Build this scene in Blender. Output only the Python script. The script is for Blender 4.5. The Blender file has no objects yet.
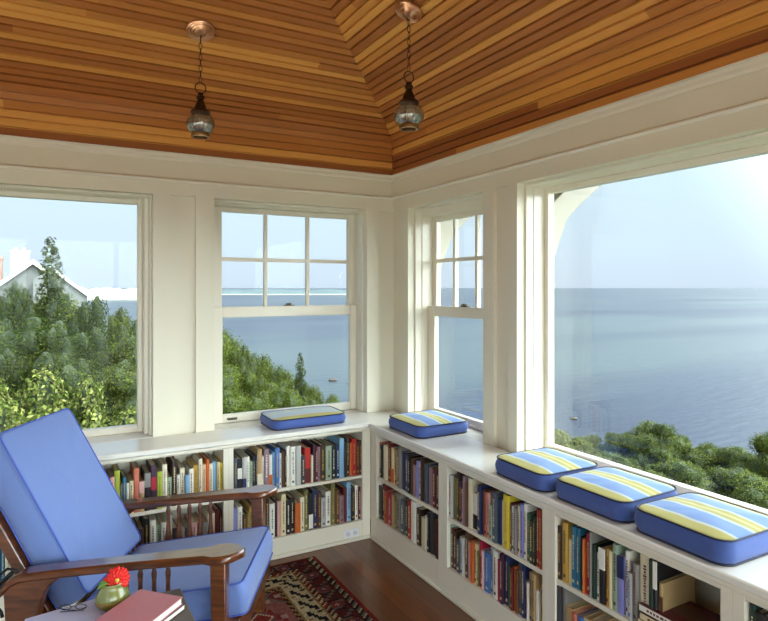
import bpy, bmesh, math, random
from mathutils import Vector, Matrix
random.seed(7)
R = math.radians
C = bpy.context.scene.collection
PI = math.pi

# ------------------------------------------------------------------ helpers
def srgb(r, g, b):
    def f(c):
        c /= 255.0
        return c / 12.92 if c <= 0.04045 else ((c + 0.055) / 1.055) ** 2.4
    return (f(r), f(g), f(b), 1.0)

MATS = {}
def mat(name, col, rough=0.5, metal=0.0, spec=0.5, noise=0.0, nscale=20.0, bump=0.0, bscale=200.0, coat=0.0, sheen=0.0):
    if name in MATS: return MATS[name]
    m = bpy.data.materials.new(name); m.use_nodes = True
    nt = m.node_tree; b = nt.nodes['Principled BSDF']
    b.inputs['Base Color'].default_value = col
    b.inputs['Roughness'].default_value = rough
    b.inputs['Metallic'].default_value = metal
    b.inputs['Specular IOR Level'].default_value = spec
    b.inputs['Coat Weight'].default_value = coat
    b.inputs['Coat Roughness'].default_value = 0.12
    b.inputs['Sheen Weight'].default_value = sheen
    tc = nt.nodes.new('ShaderNodeTexCoord')
    if noise > 0:
        n = nt.nodes.new('ShaderNodeTexNoise'); n.inputs['Scale'].default_value = nscale; n.inputs['Detail'].default_value = 4
        nt.links.new(tc.outputs['Object'], n.inputs['Vector'])
        mp = nt.nodes.new('ShaderNodeMapRange'); mp.inputs['To Min'].default_value = 1 - noise; mp.inputs['To Max'].default_value = 1 + noise
        nt.links.new(n.outputs['Fac'], mp.inputs['Value'])
        vm = nt.nodes.new('ShaderNodeVectorMath'); vm.operation = 'SCALE'; vm.inputs[0].default_value = col[:3]
        nt.links.new(mp.outputs['Result'], vm.inputs['Scale']); nt.links.new(vm.outputs['Vector'], b.inputs['Base Color'])
    if bump > 0:
        n = nt.nodes.new('ShaderNodeTexNoise'); n.inputs['Scale'].default_value = bscale
        nt.links.new(tc.outputs['Object'], n.inputs['Vector'])
        bp = nt.nodes.new('ShaderNodeBump'); bp.inputs['Strength'].default_value = bump; bp.inputs['Distance'].default_value = 0.002
        nt.links.new(n.outputs['Fac'], bp.inputs['Height']); nt.links.new(bp.outputs['Normal'], b.inputs['Normal'])
    MATS[name] = m
    return m

def ident(p): return p
def mA(a, d, z): return (a, d, z)      # back wall: along x, outward +y
def mB(a, d, z): return (d, a, z)      # right wall: along y, outward +x

class MB:
    def __init__(s, fn=None): s.v = []; s.f = []; s.mi = []; s.fn = fn; s.cur = 0
    def add(s, vs, fs):
        o = len(s.v)
        if s.fn: vs = [s.fn(*p) for p in vs]
        s.v += [tuple(p) for p in vs]
        for f in fs: s.f.append([i + o for i in f]); s.mi.append(s.cur)
        return s
    def box(s, x0, x1, y0, y1, z0, z1):
        if x0 > x1: x0, x1 = x1, x0
        if y0 > y1: y0, y1 = y1, y0
        return s.add([(x0,y0,z0),(x1,y0,z0),(x1,y1,z0),(x0,y1,z0),(x0,y0,z1),(x1,y0,z1),(x1,y1,z1),(x0,y1,z1)],
            [(0,3,2,1),(4,5,6,7),(0,1,5,4),(1,2,6,5),(2,3,7,6),(3,0,4,7)])
    def prism(s, poly, lo, hi, axis=1):
        # poly: 2-D points; axis: the extruded axis (0 x, 1 y, 2 z)
        def P(p, t):
            return {0:(t,p[0],p[1]),1:(p[0],t,p[1]),2:(p[0],p[1],t)}[axis]
        n = len(poly)
        vs = [P(p, lo) for p in poly] + [P(p, hi) for p in poly]
        fs = [tuple(range(n))[::-1], tuple(range(n, 2*n))] + [(i, (i+1) % n, n + (i+1) % n, n + i) for i in range(n)]
        return s.add(vs, fs)
    def tube(s, pts, r, n=8, closed=False):
        pts = [Vector(p) for p in pts]; m = len(pts)
        rr = r if isinstance(r, (list, tuple)) else [r] * m
        vs = []; up = None
        for i, p in enumerate(pts):
            if closed: t = pts[(i+1) % m] - pts[i-1]
            else: t = pts[min(i+1, m-1)] - pts[max(i-1, 0)]
            t.normalize()
            if up is None:
                up = Vector((0,0,1)) if abs(t.z) < .9 else Vector((1,0,0))
            u = (up - t * up.dot(t)).normalized(); w = t.cross(u); up = u
            for k in range(n):
                a = 2*PI*k/n; vs.append(p + (u*math.cos(a) + w*math.sin(a)) * rr[i])
        fs = []
        for i in range(m if closed else m-1):
            j = (i+1) % m
            for k in range(n):
                l = (k+1) % n; fs.append((i*n+k, i*n+l, j*n+l, j*n+k))
        if not closed: fs += [tuple(range(n))[::-1], tuple(range((m-1)*n, m*n))]
        return s.add(vs, fs)
    def lathe(s, prof, c=(0,0,0), n=24, M=None):
        vs = []; fs = []
        for r, z in prof:
            for k in range(n):
                a = 2*PI*k/n; p = Vector((r*math.cos(a), r*math.sin(a), z))
                if M is not None: p = M @ p
                vs.append((p.x+c[0], p.y+c[1], p.z+c[2]))
        for i in range(len(prof)-1):
            for k in range(n):
                l = (k+1) % n; fs.append((i*n+k, i*n+l, (i+1)*n+l, (i+1)*n+k))
        fs.append(tuple(range(n))[::-1]); m = len(prof)-1; fs.append(tuple(range(m*n, m*n+n)))
        return s.add(vs, fs)
    def build(s, name, mats, parent=None, loc=(0,0,0), smooth=False, bevel=0.0, seg=2, weld=False, recalc=True):
        me = bpy.data.meshes.new(name)
        L = Vector(loc)
        me.from_pydata([tuple(Vector(p) - L) for p in s.v], [], s.f)
        if not isinstance(mats, (list, tuple)): mats = [mats]
        for m in mats: me.materials.append(m)
        if len(mats) > 1: me.polygons.foreach_set('material_index', s.mi)
        bm = bmesh.new(); bm.from_mesh(me)
        if weld: bmesh.ops.remove_doubles(bm, verts=bm.verts, dist=1e-5)
        if recalc: bmesh.ops.recalc_face_normals(bm, faces=bm.faces)
        bm.to_mesh(me); bm.free()
        if smooth: me.polygons.foreach_set('use_smooth', [True]*len(me.polygons))
        o = bpy.data.objects.new(name, me); C.objects.link(o); o.location = L
        if parent: o.parent = parent
        if smooth == 'auto':
            me.set_sharp_from_angle(angle=R(35))
        if bevel > 0:
            b = o.modifiers.new('bevel', 'BEVEL'); b.width = bevel; b.segments = seg; b.limit_method = 'ANGLE'; b.angle_limit = R(35)
            me.polygons.foreach_set('use_smooth', [True]*len(me.polygons)); me.set_sharp_from_angle(angle=R(35))
        return o

def tag(o, label=None, cat=None, group=None, kind=None):
    if label: o['label'] = label
    if cat: o['category'] = cat
    if group: o['group'] = group
    if kind: o['kind'] = kind
    return o
def empty(name, loc=(0,0,0), rz=0.0):
    o = bpy.data.objects.new(name, None); C.objects.link(o); o.location = loc; o.rotation_euler = (0,0,rz); o.empty_display_size = .1
    return o
def struct(name, mb, m, parent=None, **k):
    o = mb.build(name, m, parent, **k)
    if parent is None: o['kind'] = 'structure'
    return o

# ------------------------------------------------------------------ camera
FPX, HOR, CX = 603.0, 287.8, 384.0
YAW = R(29.12); EYE = 1.56
CAM = (-2.071, -3.598)
FW = (math.sin(YAW), math.cos(YAW)); RT = (math.cos(YAW), -math.sin(YAW))
cd = bpy.data.cameras.new('camera'); cam = bpy.data.objects.new('camera', cd); C.objects.link(cam)
cam.location = (CAM[0], CAM[1], EYE); cam.rotation_euler = (R(90), 0, -YAW)
cd.sensor_width = 36; cd.lens = FPX/768*36; cd.shift_y = -(310.5-HOR)/768
cd.clip_start = .05; cd.clip_end = 60000
bpy.context.scene.camera = cam
def pA(px, y):     # x on the plane y for an image column
    t = (px-CX)/FPX; dx, dy = FW[0]+t*RT[0], FW[1]+t*RT[1]
    return CAM[0] + (y-CAM[1])/dy*dx
def pB(px, x):
    t = (px-CX)/FPX; dx, dy = FW[0]+t*RT[0], FW[1]+t*RT[1]
    return CAM[1] + (x-CAM[0])/dx*dy
def uv(u, v, z=0.0):   # offset u to the right and v ahead of the camera, on the floor plan
    return (CAM[0]+u*RT[0]+v*FW[0], CAM[1]+u*RT[1]+v*FW[1], z)
def far(px, dep):      # plan position of something dep metres ahead in that direction
    return uv((px-CX)/FPX*dep, dep)

# ------------------------------------------------------------------ materials
WHITE = mat('painted_trim', srgb(226, 220, 204), rough=.32, noise=.02, nscale=3)
WALLP = mat('painted_wall', srgb(222, 217, 198), rough=.45, noise=.02, nscale=3)
SHELF = mat('painted_bookcase', srgb(222, 216, 200), rough=.35, noise=.02, nscale=3)
TOPM = mat('painted_seat_top', srgb(228, 226, 218), rough=.16, noise=.015, nscale=3, coat=.3)

def glass_mat(name, tint=(1,1,1,1), refl=0.6, ior=1.5):
    m = bpy.data.materials.new(name); m.use_nodes = True; nt = m.node_tree; nt.nodes.clear()
    out = nt.nodes.new('ShaderNodeOutputMaterial'); mix = nt.nodes.new('ShaderNodeMixShader')
    tr = nt.nodes.new('ShaderNodeBsdfTransparent'); tr.inputs[0].default_value = tint
    gl = nt.nodes.new('ShaderNodeBsdfGlossy'); gl.inputs['Roughness'].default_value = .01
    fr = nt.nodes.new('ShaderNodeFresnel'); fr.inputs['IOR'].default_value = ior
    mu = nt.nodes.new('ShaderNodeMath'); mu.operation = 'MULTIPLY'; mu.inputs[1].default_value = refl
    nt.links.new(fr.outputs[0], mu.inputs[0]); nt.links.new(mu.outputs[0], mix.inputs[0])
    nt.links.new(tr.outputs[0], mix.inputs[1]); nt.links.new(gl.outputs[0], mix.inputs[2]); nt.links.new(mix.outputs[0], out.inputs[0])
    return m
GLASS = glass_mat('window_glass', (.97,.985,.98,1), .14)
def seeded_glass(name):
    m = glass_mat(name, (.95,.95,.92,1), 2.4, 1.9); nt = m.node_tree; out = [n for n in nt.nodes if n.type == 'OUTPUT_MATERIAL'][0]
    old = out.inputs[0].links[0].from_socket; mx = nt.nodes.new('ShaderNodeMixShader'); d = nt.nodes.new('ShaderNodeBsdfTranslucent'); d.inputs[0].default_value = (.9,.88,.82,1)
    mx.inputs[0].default_value = .18; nt.links.new(old, mx.inputs[1]); nt.links.new(d.outputs[0], mx.inputs[2]); nt.links.new(mx.outputs[0], out.inputs[0])
    g = [n for n in nt.nodes if n.type == 'BSDF_GLOSSY'][0]; tc = nt.nodes.new('ShaderNodeTexCoord'); no = nt.nodes.new('ShaderNodeTexNoise'); no.inputs['Scale'].default_value = 60
    bp = nt.nodes.new('ShaderNodeBump'); bp.inputs['Strength'].default_value = .5; bp.inputs['Distance'].default_value = .004
    nt.links.new(tc.outputs['Object'], no.inputs['Vector']); nt.links.new(no.outputs['Fac'], bp.inputs['Height']); nt.links.new(bp.outputs[0], g.inputs['Normal'])
    return m
GLOBE = seeded_glass('lamp_glass')

def wood_floor():
    m = bpy.data.materials.new('cherry_floor'); m.use_nodes = True; nt = m.node_tree; b = nt.nodes['Principled BSDF']; L = nt.links.new
    tc = nt.nodes.new('ShaderNodeTexCoord')
    br = nt.nodes.new('ShaderNodeTexBrick')
    mp = nt.nodes.new('ShaderNodeMapping'); mp.inputs['Rotation'].default_value = (0,0,R(90))
    L(tc.outputs['Object'], mp.inputs['Vector']); L(mp.outputs[0], br.inputs['Vector'])
    br.inputs['Scale'].default_value = 1; br.inputs['Brick Width'].default_value = 1.4; br.inputs['Row Height'].default_value = .083
    br.inputs['Mortar Size'].default_value = .0012; br.inputs['Color1'].default_value = srgb(122, 70, 32); br.inputs['Color2'].default_value = srgb(100, 56, 24)
    br.inputs['Mortar'].default_value = srgb(58, 34, 22)
    m2 = nt.nodes.new('ShaderNodeMapping'); m2.inputs['Scale'].default_value = (30, 2.2, 2)
    n = nt.nodes.new('ShaderNodeTexNoise'); n.inputs['Scale'].default_value = 2; n.inputs['Detail'].default_value = 6; n.inputs['Distortion'].default_value = .6
    L(tc.outputs['Object'], m2.inputs['Vector']); L(m2.outputs[0], n.inputs['Vector'])
    mr = nt.nodes.new('ShaderNodeMapRange'); mr.inputs['To Min'].default_value = .65; mr.inputs['To Max'].default_value = 1.35
    L(n.outputs['Fac'], mr.inputs['Value'])
    vm = nt.nodes.new('ShaderNodeVectorMath'); vm.operation = 'SCALE'; L(br.outputs['Color'], vm.inputs[0]); L(mr.outputs[0], vm.inputs['Scale'])
    L(vm.outputs[0], b.inputs['Base Color']); b.inputs['Roughness'].default_value = .28; b.inputs['Coat Weight'].default_value = .25
    return m

def plank_ceiling():
    # UV: u = metres along the board, v = board number + position across it
    m = bpy.data.materials.new('fir_beadboard'); m.use_nodes = True; nt = m.node_tree; b = nt.nodes['Principled BSDF']; L = nt.links.new
    uvn = nt.nodes.new('ShaderNodeUVMap'); sp = nt.nodes.new('ShaderNodeSeparateXYZ'); L(uvn.outputs[0], sp.inputs[0])
    fl = nt.nodes.new('ShaderNodeMath'); fl.operation = 'FLOOR'; L(sp.outputs[1], fl.inputs[0])
    wn = nt.nodes.new('ShaderNodeTexWhiteNoise'); wn.noise_dimensions = '1D'; L(fl.outputs[0], wn.inputs['W'])
    # butt joints: a second random per 2.4 m length
    ad = nt.nodes.new('ShaderNodeMath'); ad.operation = 'MULTIPLY_ADD'; L(wn.outputs['Value'], ad.inputs[0]); ad.inputs[1].default_value = 2.0
    dv = nt.nodes.new('ShaderNodeMath'); dv.operation = 'DIVIDE'; L(sp.outputs[0], dv.inputs[0]); dv.inputs[1].default_value = 5.5
    L(dv.outputs[0], ad.inputs[2])
    f2 = nt.nodes.new('ShaderNodeMath'); f2.operation = 'FLOOR'; L(ad.outputs[0], f2.inputs[0])
    cb = nt.nodes.new('ShaderNodeCombineXYZ'); L(fl.outputs[0], cb.inputs[0]); L(f2.outputs[0], cb.inputs[1])
    w2 = nt.nodes.new('ShaderNodeTexWhiteNoise'); w2.noise_dimensions = '2D'; L(cb.outputs[0], w2.inputs['Vector'])
    rp = nt.nodes.new('ShaderNodeValToRGB'); e = rp.color_ramp.elements
    e[0].position = 0; e[0].color = srgb(142, 80, 40); e[1].position = 1; e[1].color = srgb(218, 156, 78)
    for p, c in ((.3, srgb(166, 100, 48)), (.6, srgb(180, 114, 54)), (.85, srgb(202, 138, 66))):
        q = e.new(p); q.color = c
    L(w2.outputs['Value'], rp.inputs['Fac'])
    gm = nt.nodes.new('ShaderNodeMapping'); gm.inputs['Scale'].default_value = (1.6, 9.0, 1); L(uvn.outputs[0], gm.inputs['Vector'])
    n = nt.nodes.new('ShaderNodeTexNoise'); n.inputs['Scale'].default_value = 1.5; n.inputs['Detail'].default_value = 5; n.inputs['Distortion'].default_value = .4
    L(gm.outputs[0], n.inputs['Vector'])
    mr = nt.nodes.new('ShaderNodeMapRange'); mr.inputs['To Min'].default_value = .72; mr.inputs['To Max'].default_value = 1.28; L(n.outputs['Fac'], mr.inputs['Value'])
    vm = nt.nodes.new('ShaderNodeVectorMath'); vm.operation = 'SCALE'; L(rp.outputs[0], vm.inputs[0]); L(mr.outputs[0], vm.inputs['Scale'])
    L(vm.outputs[0], b.inputs['Base Color']); b.inputs['Roughness'].default_value = .5; b.inputs['Specular IOR Level'].default_value = .35
    return m

def attr_mat(name, rough=.6, trans=0.0, bump=0, spec=.5):
    m = bpy.data.materials.new(name); m.use_nodes = True; nt = m.node_tree; b = nt.nodes['Principled BSDF']; L = nt.links.new
    a = nt.nodes.new('ShaderNodeAttribute'); a.attribute_name = 'hue'; L(a.outputs['Color'], b.inputs['Base Color'])
    b.inputs['Roughness'].default_value = rough; b.inputs['Specular IOR Level'].default_value = spec
    if trans > 0:
        t = nt.nodes.new('ShaderNodeBsdfTranslucent'); mx = nt.nodes.new('ShaderNodeMixShader'); mx.inputs[0].default_value = trans
        L(a.outputs['Color'], t.inputs['Color']); L(b.outputs[0], mx.inputs[1]); L(t.outputs[0], mx.inputs[2])
        L(mx.outputs[0], nt.nodes['Material Output'].inputs['Surface'])
    return m

# ------------------------------------------------------------------ room shell
XW, YW = -4.4, -5.6          # the far sides of the room
ZH = 2.09                    # head of the openings
fl = MB().box(XW-.3, .3, YW-.3, .3, -.25, 0); struct('floor', fl, wood_floor())

A1 = (-2.95, -1.555); A2 = (-1.213, -.197); B3 = (-.989, -.205); B4 = (-3.5, -1.262)
def pier(fn, a0, a1, r0, r1, mb, back=None):
    # pier between openings with a sunk panel r0..r1 and flat boards each side
    mb.box(a0, a1, .02, .23, 0, ZH)
    mb.box(a0, a1, 0, .02, 0, .69)
    mb.box(a0, r0, 0, .02, .69, ZH); mb.box(r1, a1, 0, .02, .69, ZH)
w = MB(mA)
w.box(XW-.3, A1[0], 0, .23, 0, ZH)
pier(mA, A1[1], A2[0], -1.458, -1.319, w)
w.box(A2[1], .23, .02, .23, 0, ZH); w.box(A2[1], -.106, 0, .02, 0, ZH); w.box(-.106, .02, 0, .02, 0, .69)
w.box(A1[0], A1[1], 0, .23, 0, .69); w.box(A2[0], A2[1], 0, .23, 0, .69)
w.box(XW-.3, .02, 0, .23, ZH, 2.33); w.box(XW-.3, .30, .05, .23, ZH, 2.52)
struct('wall_back', w, WALLP)
w = MB(mB)
w.box(YW-.3, B4[0], 0, .23, 0, ZH)
pier(mB, B4[1], B3[0], -1.195, -1.082, w)
w.box(B3[1], .02, .02, .23, 0, ZH); w.box(B3[1], -.115, 0, .02, 0, ZH)
w.box(B4[0], B4[1], 0, .23, 0, .69); w.box(B3[0], B3[1], 0, .23, 0, .69)
w.box(YW-.3, .0, 0, .23, ZH, 2.33); w.box(YW-.3, .0499, .05, .23, ZH, 2.52)
struct('wall_right', w, WALLP)
# the two sides of the room behind the photographer: unseen, openings enlarged to let in more light
w = MB(mB); 
w.box(YW-.3, 0, XW-.3, XW, 0, .08); w.box(YW-.3, 0, XW-.3, XW, 2.30, 2.52)
for a, b in ((YW-.3, -5.35), (-2.95, -2.80), (-.4, 0)): w.box(a, b, XW-.3, XW, .08, 2.30)
struct('wall_left', w, WALLP)
w = MB(mA)
w.box(XW, 0, YW-.3, YW, 0, .08); w.box(XW, 0, YW-.3, YW, 2.30, 2.52)
for a, b in ((XW, -4.15), (-2.27, -2.13), (-.25, 0)): w.box(a, b, YW-.3, YW, .08, 2.30)
struct('wall_front', w, WALLP)

# trim: frieze bead and crown, one run per wall
def run(name, prof, fn_list, m):
    for nm, fn, a0, a1 in fn_list:
        w = MB(fn); n = len(prof)
        # mitred at the corner: each profile point (d, z) stops at a = d
        vs = [(a0, d, z) for d, z in prof] + [(a1 + d, d, z) for d, z in prof]
        w.add(vs, [tuple(range(n))[::-1], tuple(range(n, 2*n))] + [(i, (i+1) % n, n+(i+1) % n, n+i) for i in range(n)])
        struct(nm, w, m, smooth='auto')
crown = [(0, 2.286), (-.006, 2.286), (-.010, 2.290), (-.012, 2.298), (-.012, 2.303), (-.005, 2.305), (-.006, 2.313), (-.012, 2.319), (-.024, 2.322), (-.024, 2.3285), (0, 2.3285)]
run('c', crown, (('trim_1', mA, XW, 0), ('trim_2', mB, YW, 0)), WHITE)
bead = [(0, 2.166), (-.014, 2.167), (-.020, 2.172), (-.020, 2.178), (-.013, 2.184), (0, 2.186)]
run('b', bead, (('trim_3', mA, XW, 0), ('trim_4', mB, YW, 0)), WHITE)
w = MB(mA).box(-.105, .019, .004, .02, ZH-.008, ZH+.001); w.add([], [])
struct('trim_5', w, WHITE, bevel=.003)

# windows -----------------------------------------------------------
def window(name, fn, op, side, zb, zt, kind):
    """op: opening (a0,a1) with a0<a1; side lists the glass limits for the sashes."""
    root = empty(name, fn(op[0]+.5*(op[1]-op[0]), 0, .69)); root['kind'] = 'structure'
    inv = Vector(root.location)
    def part(nm, w, m, **k): return w.build(nm, m, root, **k)
    class W(MB):
        def __init__(s): super().__init__(lambda a, d, z: tuple(Vector(fn(a, d, z)) - inv))
    a0, a1 = op
    w = W().box(a0, a1, 0, .255, .69, .72); part('window_sill', w, TOPM, bevel=.003)
    # frame lining the opening: outer box plus thin inner stops
    g0, g1 = side['frame']
    w = W()
    for lo, hi in ((a0, g0), (g1, a1)): w.box(lo, hi, .10, .228, .72, ZH)
    w.box(g0, g1, .10, .228, zt+.03, ZH); w.box(g0, g1, .222, .228, .72, .735)
    w.box(a0, a0+.012, .05, .10, .72, ZH); w.box(a1-.012, a1, .05, .10, .72, ZH); w.box(a0+.012, a1-.012, .05, .10, ZH-.014, ZH)
    part('window_frame', w, WHITE, bevel=.003)
    def pane(parent, b0, b1, c0, c1, d):
        o = W().box(b0, b1, d, d+.004, c0, c1).build('pane', GLASS, parent); return o
    if kind == 'fixed':
        s0, s1 = side['glass']; d0, d1 = .17, .215
        w = W()
        w.box(g0, s0, d0, d1, .72, zt+.03); w.box(s1, g1, d0, d1, .72, zt+.03)
        w.box(s0, s1, d0, d1, .72, zb); w.box(s0, s1, d0, d1, zt, zt+.03)
        o = part('sash', w, WHITE, bevel=.004); pane(o, s0, s1, zb, zt, .19)
    else:
        (l0, l1), (u0, u1), mv = side['lower'], side['upper'], side['muntins']
        w = W(); d0, d1 = .145, .180
        w.box(g0, l0, d0, d1, .722, 1.442); w.box(l1, g1, d0, d1, .722, 1.442)
        w.box(l0, l1, d0, d1, .722, zb); w.box(l0, l1, d0, d1, 1.375, 1.442)
        o = part('lower_sash', w, WHITE, bevel=.004); pane(o, l0, l1, zb, 1.375, .16)
        mid = .5*(l0+l1)
        # sash lock on the meeting rail
        k = W().box(mid-.035, mid+.035, .150, .176, 1.442, 1.448)
        k.box(mid-.012, mid+.012, .148, .172, 1.448, 1.462); k.box(mid-.03, mid+.008, .138, .150, 1.450, 1.458)
        k.build('sash_lock', mat('aged_brass', srgb(92,82,66), .35, .9), o, bevel=.002)
        for q in side['lifts']:
            k = W().box(q-.032, q+.032, .139, .145, .742, .752); k.box(q-.028, q+.028, .128, .141, .739, .744)
            k.build('sash_lift', mat('aged_brass', srgb(92,82,66), .35, .9) if side['dark'] else WHITE, o, bevel=.0015)
        w = W(); d0, d1 = .186, .221
        w.box(g0, u0, d0, d1, 1.39, zt+.03); w.box(u1, g1, d0, d1, 1.39, zt+.03)
        w.box(u0, u1, d0, d1, 1.39, 1.436); w.box(u0, u1, d0, d1, zt, zt+.03)
        for q in mv: w.box(q-.0115, q+.0115, d0+.003, d1-.003, 1.436, zt)
        w.box(u0, u1, d0+.004, d1-.004, 1.728, 1.752)
        o = part('upper_sash', w, WHITE, bevel=.003); pane(o, u0, u1, 1.436, zt, .203)
        # parting bead between the sashes
        w = W().box(g0, g0+.008, .180, .186, 1.442, zt+.03); w.box(g1-.008, g1, .180, .186, 1.442, zt+.03)
        part('parting_bead', w, WHITE)
    return root
window('window_1', mA, A1, dict(frame=(A1[0]+.033, -1.588), glass=(A1[0]+.06, -1.615)), .76, 2.046, 'fixed')
window('window_2', mA, A2, dict(frame=(-1.195, -.204), lower=(-1.128, -.252), upper=(-1.122, -.247), muntins=(-.838, -.546), lifts=(-1.07,), dark=True), .772, 2.036, 'hung')
window('window_3', mB, B3, dict(frame=(-.975, -.222), lower=(-.915, -.298), upper=(-.915, -.262), muntins=(-.683, -.455), lifts=(-.86, -.72), dark=False), .772, 2.0, 'hung')
window('window_4', mB, B4, dict(frame=(B4[0]+.02, -1.277), glass=(B4[0]+.05, -1.304)), .755, 2.045, 'fixed')
# windows behind the camera, made full height to brighten the room
for n, (fn, a0, a1, d, z0) in enumerate(((mB, -5.35, -2.95, XW-.18, .08), (mB, -2.80, -.4, XW-.18, .08), (mA, -4.15, -2.27, YW-.18, .08), (mA, -2.13, -.25, YW-.18, .08))):
    w = MB(fn)
    for b0, b1 in ((a0, a0+.06), (a1-.06, a1), ((a0+a1)/2-.03, (a0+a1)/2+.03)): w.box(b0, b1, d, d+.05, z0, 2.30)
    w.box(a0+.06, a1-.06, d, d+.05, z0, z0+.06); w.box(a0+.06, a1-.06, d, d+.05, 2.24, 2.30)
    o = struct('window_%d' % (n+5), w, WHITE)
    MB(fn).box(a0+.06, a1-.06, d+.022, d+.026, z0+.06, 2.24).build('pane', GLASS, o)

# ceiling -------------------------------------------------------------
def catmull(P, n=14):
    out = []
    for i in range(len(P)-1):
        p0 = P[max(i-1, 0)]; p1 = P[i]; p2 = P[i+1]; p3 = P[min(i+2, len(P)-1)]
        for k in range(n):
            t = k/n
            out.append(tuple(.5*((2*p1[c]) + (-p0[c]+p2[c])*t + (2*p0[c]-5*p1[c]+4*p2[c]-p3[c])*t*t + (-p0[c]+3*p1[c]-3*p2[c]+p3[c])*t**3) for c in (0, 1)))
    out.append(P[-1]); return out
curve = catmull([(.004, 2.328), (.005, 2.44), (.010, 2.53), (.045, 2.592), (.14, 2.648), (.32, 2.729), (.62, 2.855), (.9, 2.969), (1.5, 3.213), (2.2, 3.50)])
cum = [0]
for i in range(1, len(curve)): cum.append(cum[-1] + math.dist(curve[i], curve[i-1]))
def at_s(s):
    for i in range(1, len(curve)):
        if cum[i] >= s or i == len(curve)-1:
            k = (s-cum[i-1])/(cum[i]-cum[i-1]); p = [curve[i-1][c]+(curve[i][c]-curve[i-1][c])*k for c in (0, 1)]
            t = Vector((curve[i][0]-curve[i-1][0], curve[i][1]-curve[i-1][1])).normalized()
            return p, (-t.y, t.x)       # normal pointing up and outward
def ceiling():
    prof = []     # (t, z, v)
    BW = .046; nb = int(cum[-1]/BW)
    for i in range(nb+1):
        for (f, dep) in ((0, .015), (.10, .015), (.14, 0), (.5, 0), (.86, 0), (.90, .015)):
            s = (i+f)*BW
            if s > cum[-1]: break
            p, n = at_s(s)
            prof.append((p[0]+n[0]*dep, p[1]+n[1]*dep, i+min(max(f, .01), .99), s))
    vs = []; fs = []; uvs = []
    LX, LY = -XW, -YW
    def sect(fn, length, off):
        o = len(vs)
        for (t, z, v, s) in prof:
            t2 = min(t, LX/2)
            vs.append(fn(t2, t, z)); vs.append(fn(length-t2, t, z))
        for i in range(len(prof)-1):
            a = o+2*i
            fs.append((a, a+1, a+3, a+2))
            t, t1 = prof[i][0], prof[i+1][0]; v, v1 = prof[i][2], prof[i+1][2]
            if int(v1) != int(v): v1 = int(v)+.999
            uvs.append(((t+off, v+off), (length-t+off, v+off), (length-t1+off, v1+off), (t1+off, v1+off)))
    sect(lambda a, t, z: (-a, -t, z), LX, 0)
    sect(lambda a, t, z: (-t, -a, z), LY, 100)
    sect(lambda a, t, z: (-a, -LY+t, z), LX, 200)
    sect(lambda a, t, z: (-LX+t, -a, z), LY, 300)
    me = bpy.data.meshes.new('ceiling'); me.from_pydata(vs, [], fs)
    ul = me.uv_layers.new(name='UVMap')
    for p, u in zip(me.polygons, uvs):
        for k, li in enumerate(p.loop_indices): ul.data[li].uv = u[k]
    me.materials.append(plank_ceiling())
    o = bpy.data.objects.new('ceiling', me); C.objects.link(o); o['kind'] = 'structure'
ceiling()
# roof over it with a boxed eave
w = MB(); EV = .95
def ring(e, z):
    q = min(e, .32)  # rear eaves cut short so more light comes in
    return [(e, e, z), (XW-q, e, z), (XW-q, YW-q, z), (e, YW-q, z)]
vs = ring(EV, 2.62) + ring(EV, 2.46) + ring(.23, 2.46) + ring(.10, 2.53) + [(-2.2, -2.2, 3.95), (-2.2, -3.4, 3.95)]
fs = []
for a in (0, 4, 8):
    for i in range(4): fs.append((a+i, a+(i+1) % 4, a+4+(i+1) % 4, a+4+i))
fs += [(0, 1, 16), (1, 2, 17, 16), (2, 3, 17), (3, 0, 16, 17)]
w.add(vs, fs); struct('roof', w, mat('cedar_shingle', srgb(140,130,118), .8, noise=.2, nscale=12))

# unseen pale slab added behind and beside the house to bounce light indoors
w = MB().box(XW-7, 3, YW-8, YW-.3, -.35, -.12).box(XW-7, XW-.3, YW-.3, -.5, -.35, -.12)
struct('bounce_slab', w, mat('bounce_slab_pale', srgb(214,204,186), .85, noise=.08, nscale=2))
# curved knee brackets below the eave, outside the right wall
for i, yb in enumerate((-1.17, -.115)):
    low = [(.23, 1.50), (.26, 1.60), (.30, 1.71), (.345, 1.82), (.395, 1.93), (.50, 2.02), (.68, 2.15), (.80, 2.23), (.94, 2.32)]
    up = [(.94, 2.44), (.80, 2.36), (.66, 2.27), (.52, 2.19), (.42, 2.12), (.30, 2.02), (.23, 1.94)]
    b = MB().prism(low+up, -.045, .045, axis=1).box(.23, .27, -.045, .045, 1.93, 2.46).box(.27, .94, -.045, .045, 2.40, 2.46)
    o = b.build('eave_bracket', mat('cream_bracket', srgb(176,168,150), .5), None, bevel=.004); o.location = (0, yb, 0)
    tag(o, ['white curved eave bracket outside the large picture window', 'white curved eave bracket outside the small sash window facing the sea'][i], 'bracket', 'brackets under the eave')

# ------------------------------------------------------------------ window seat and bookcases
ZT = .72
w = MB()
yA, xB = -.28, -.330
w.prism([(-2.95, yA), (xB, yA), (xB, -3.38), (-.001, -3.38), (-.001, -.001), (-2.95, -.001)], .692, ZT, axis=2)
o = w.build('window_seat_top', TOPM, None, bevel=.006, seg=3)
tag(o, 'long white painted window seat top running round the corner above the bookcases', 'window seat')
w = MB().prism([(-2.94, yA+.014), (xB+.014, yA+.014), (xB+.014, -3.37), (xB+.03, -3.37), (xB+.03, yA+.03), (-2.94, yA+.03)], .672, .691, axis=2)
m_ = w.build('nosing_molding', WHITE, o, bevel=.004)

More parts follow.
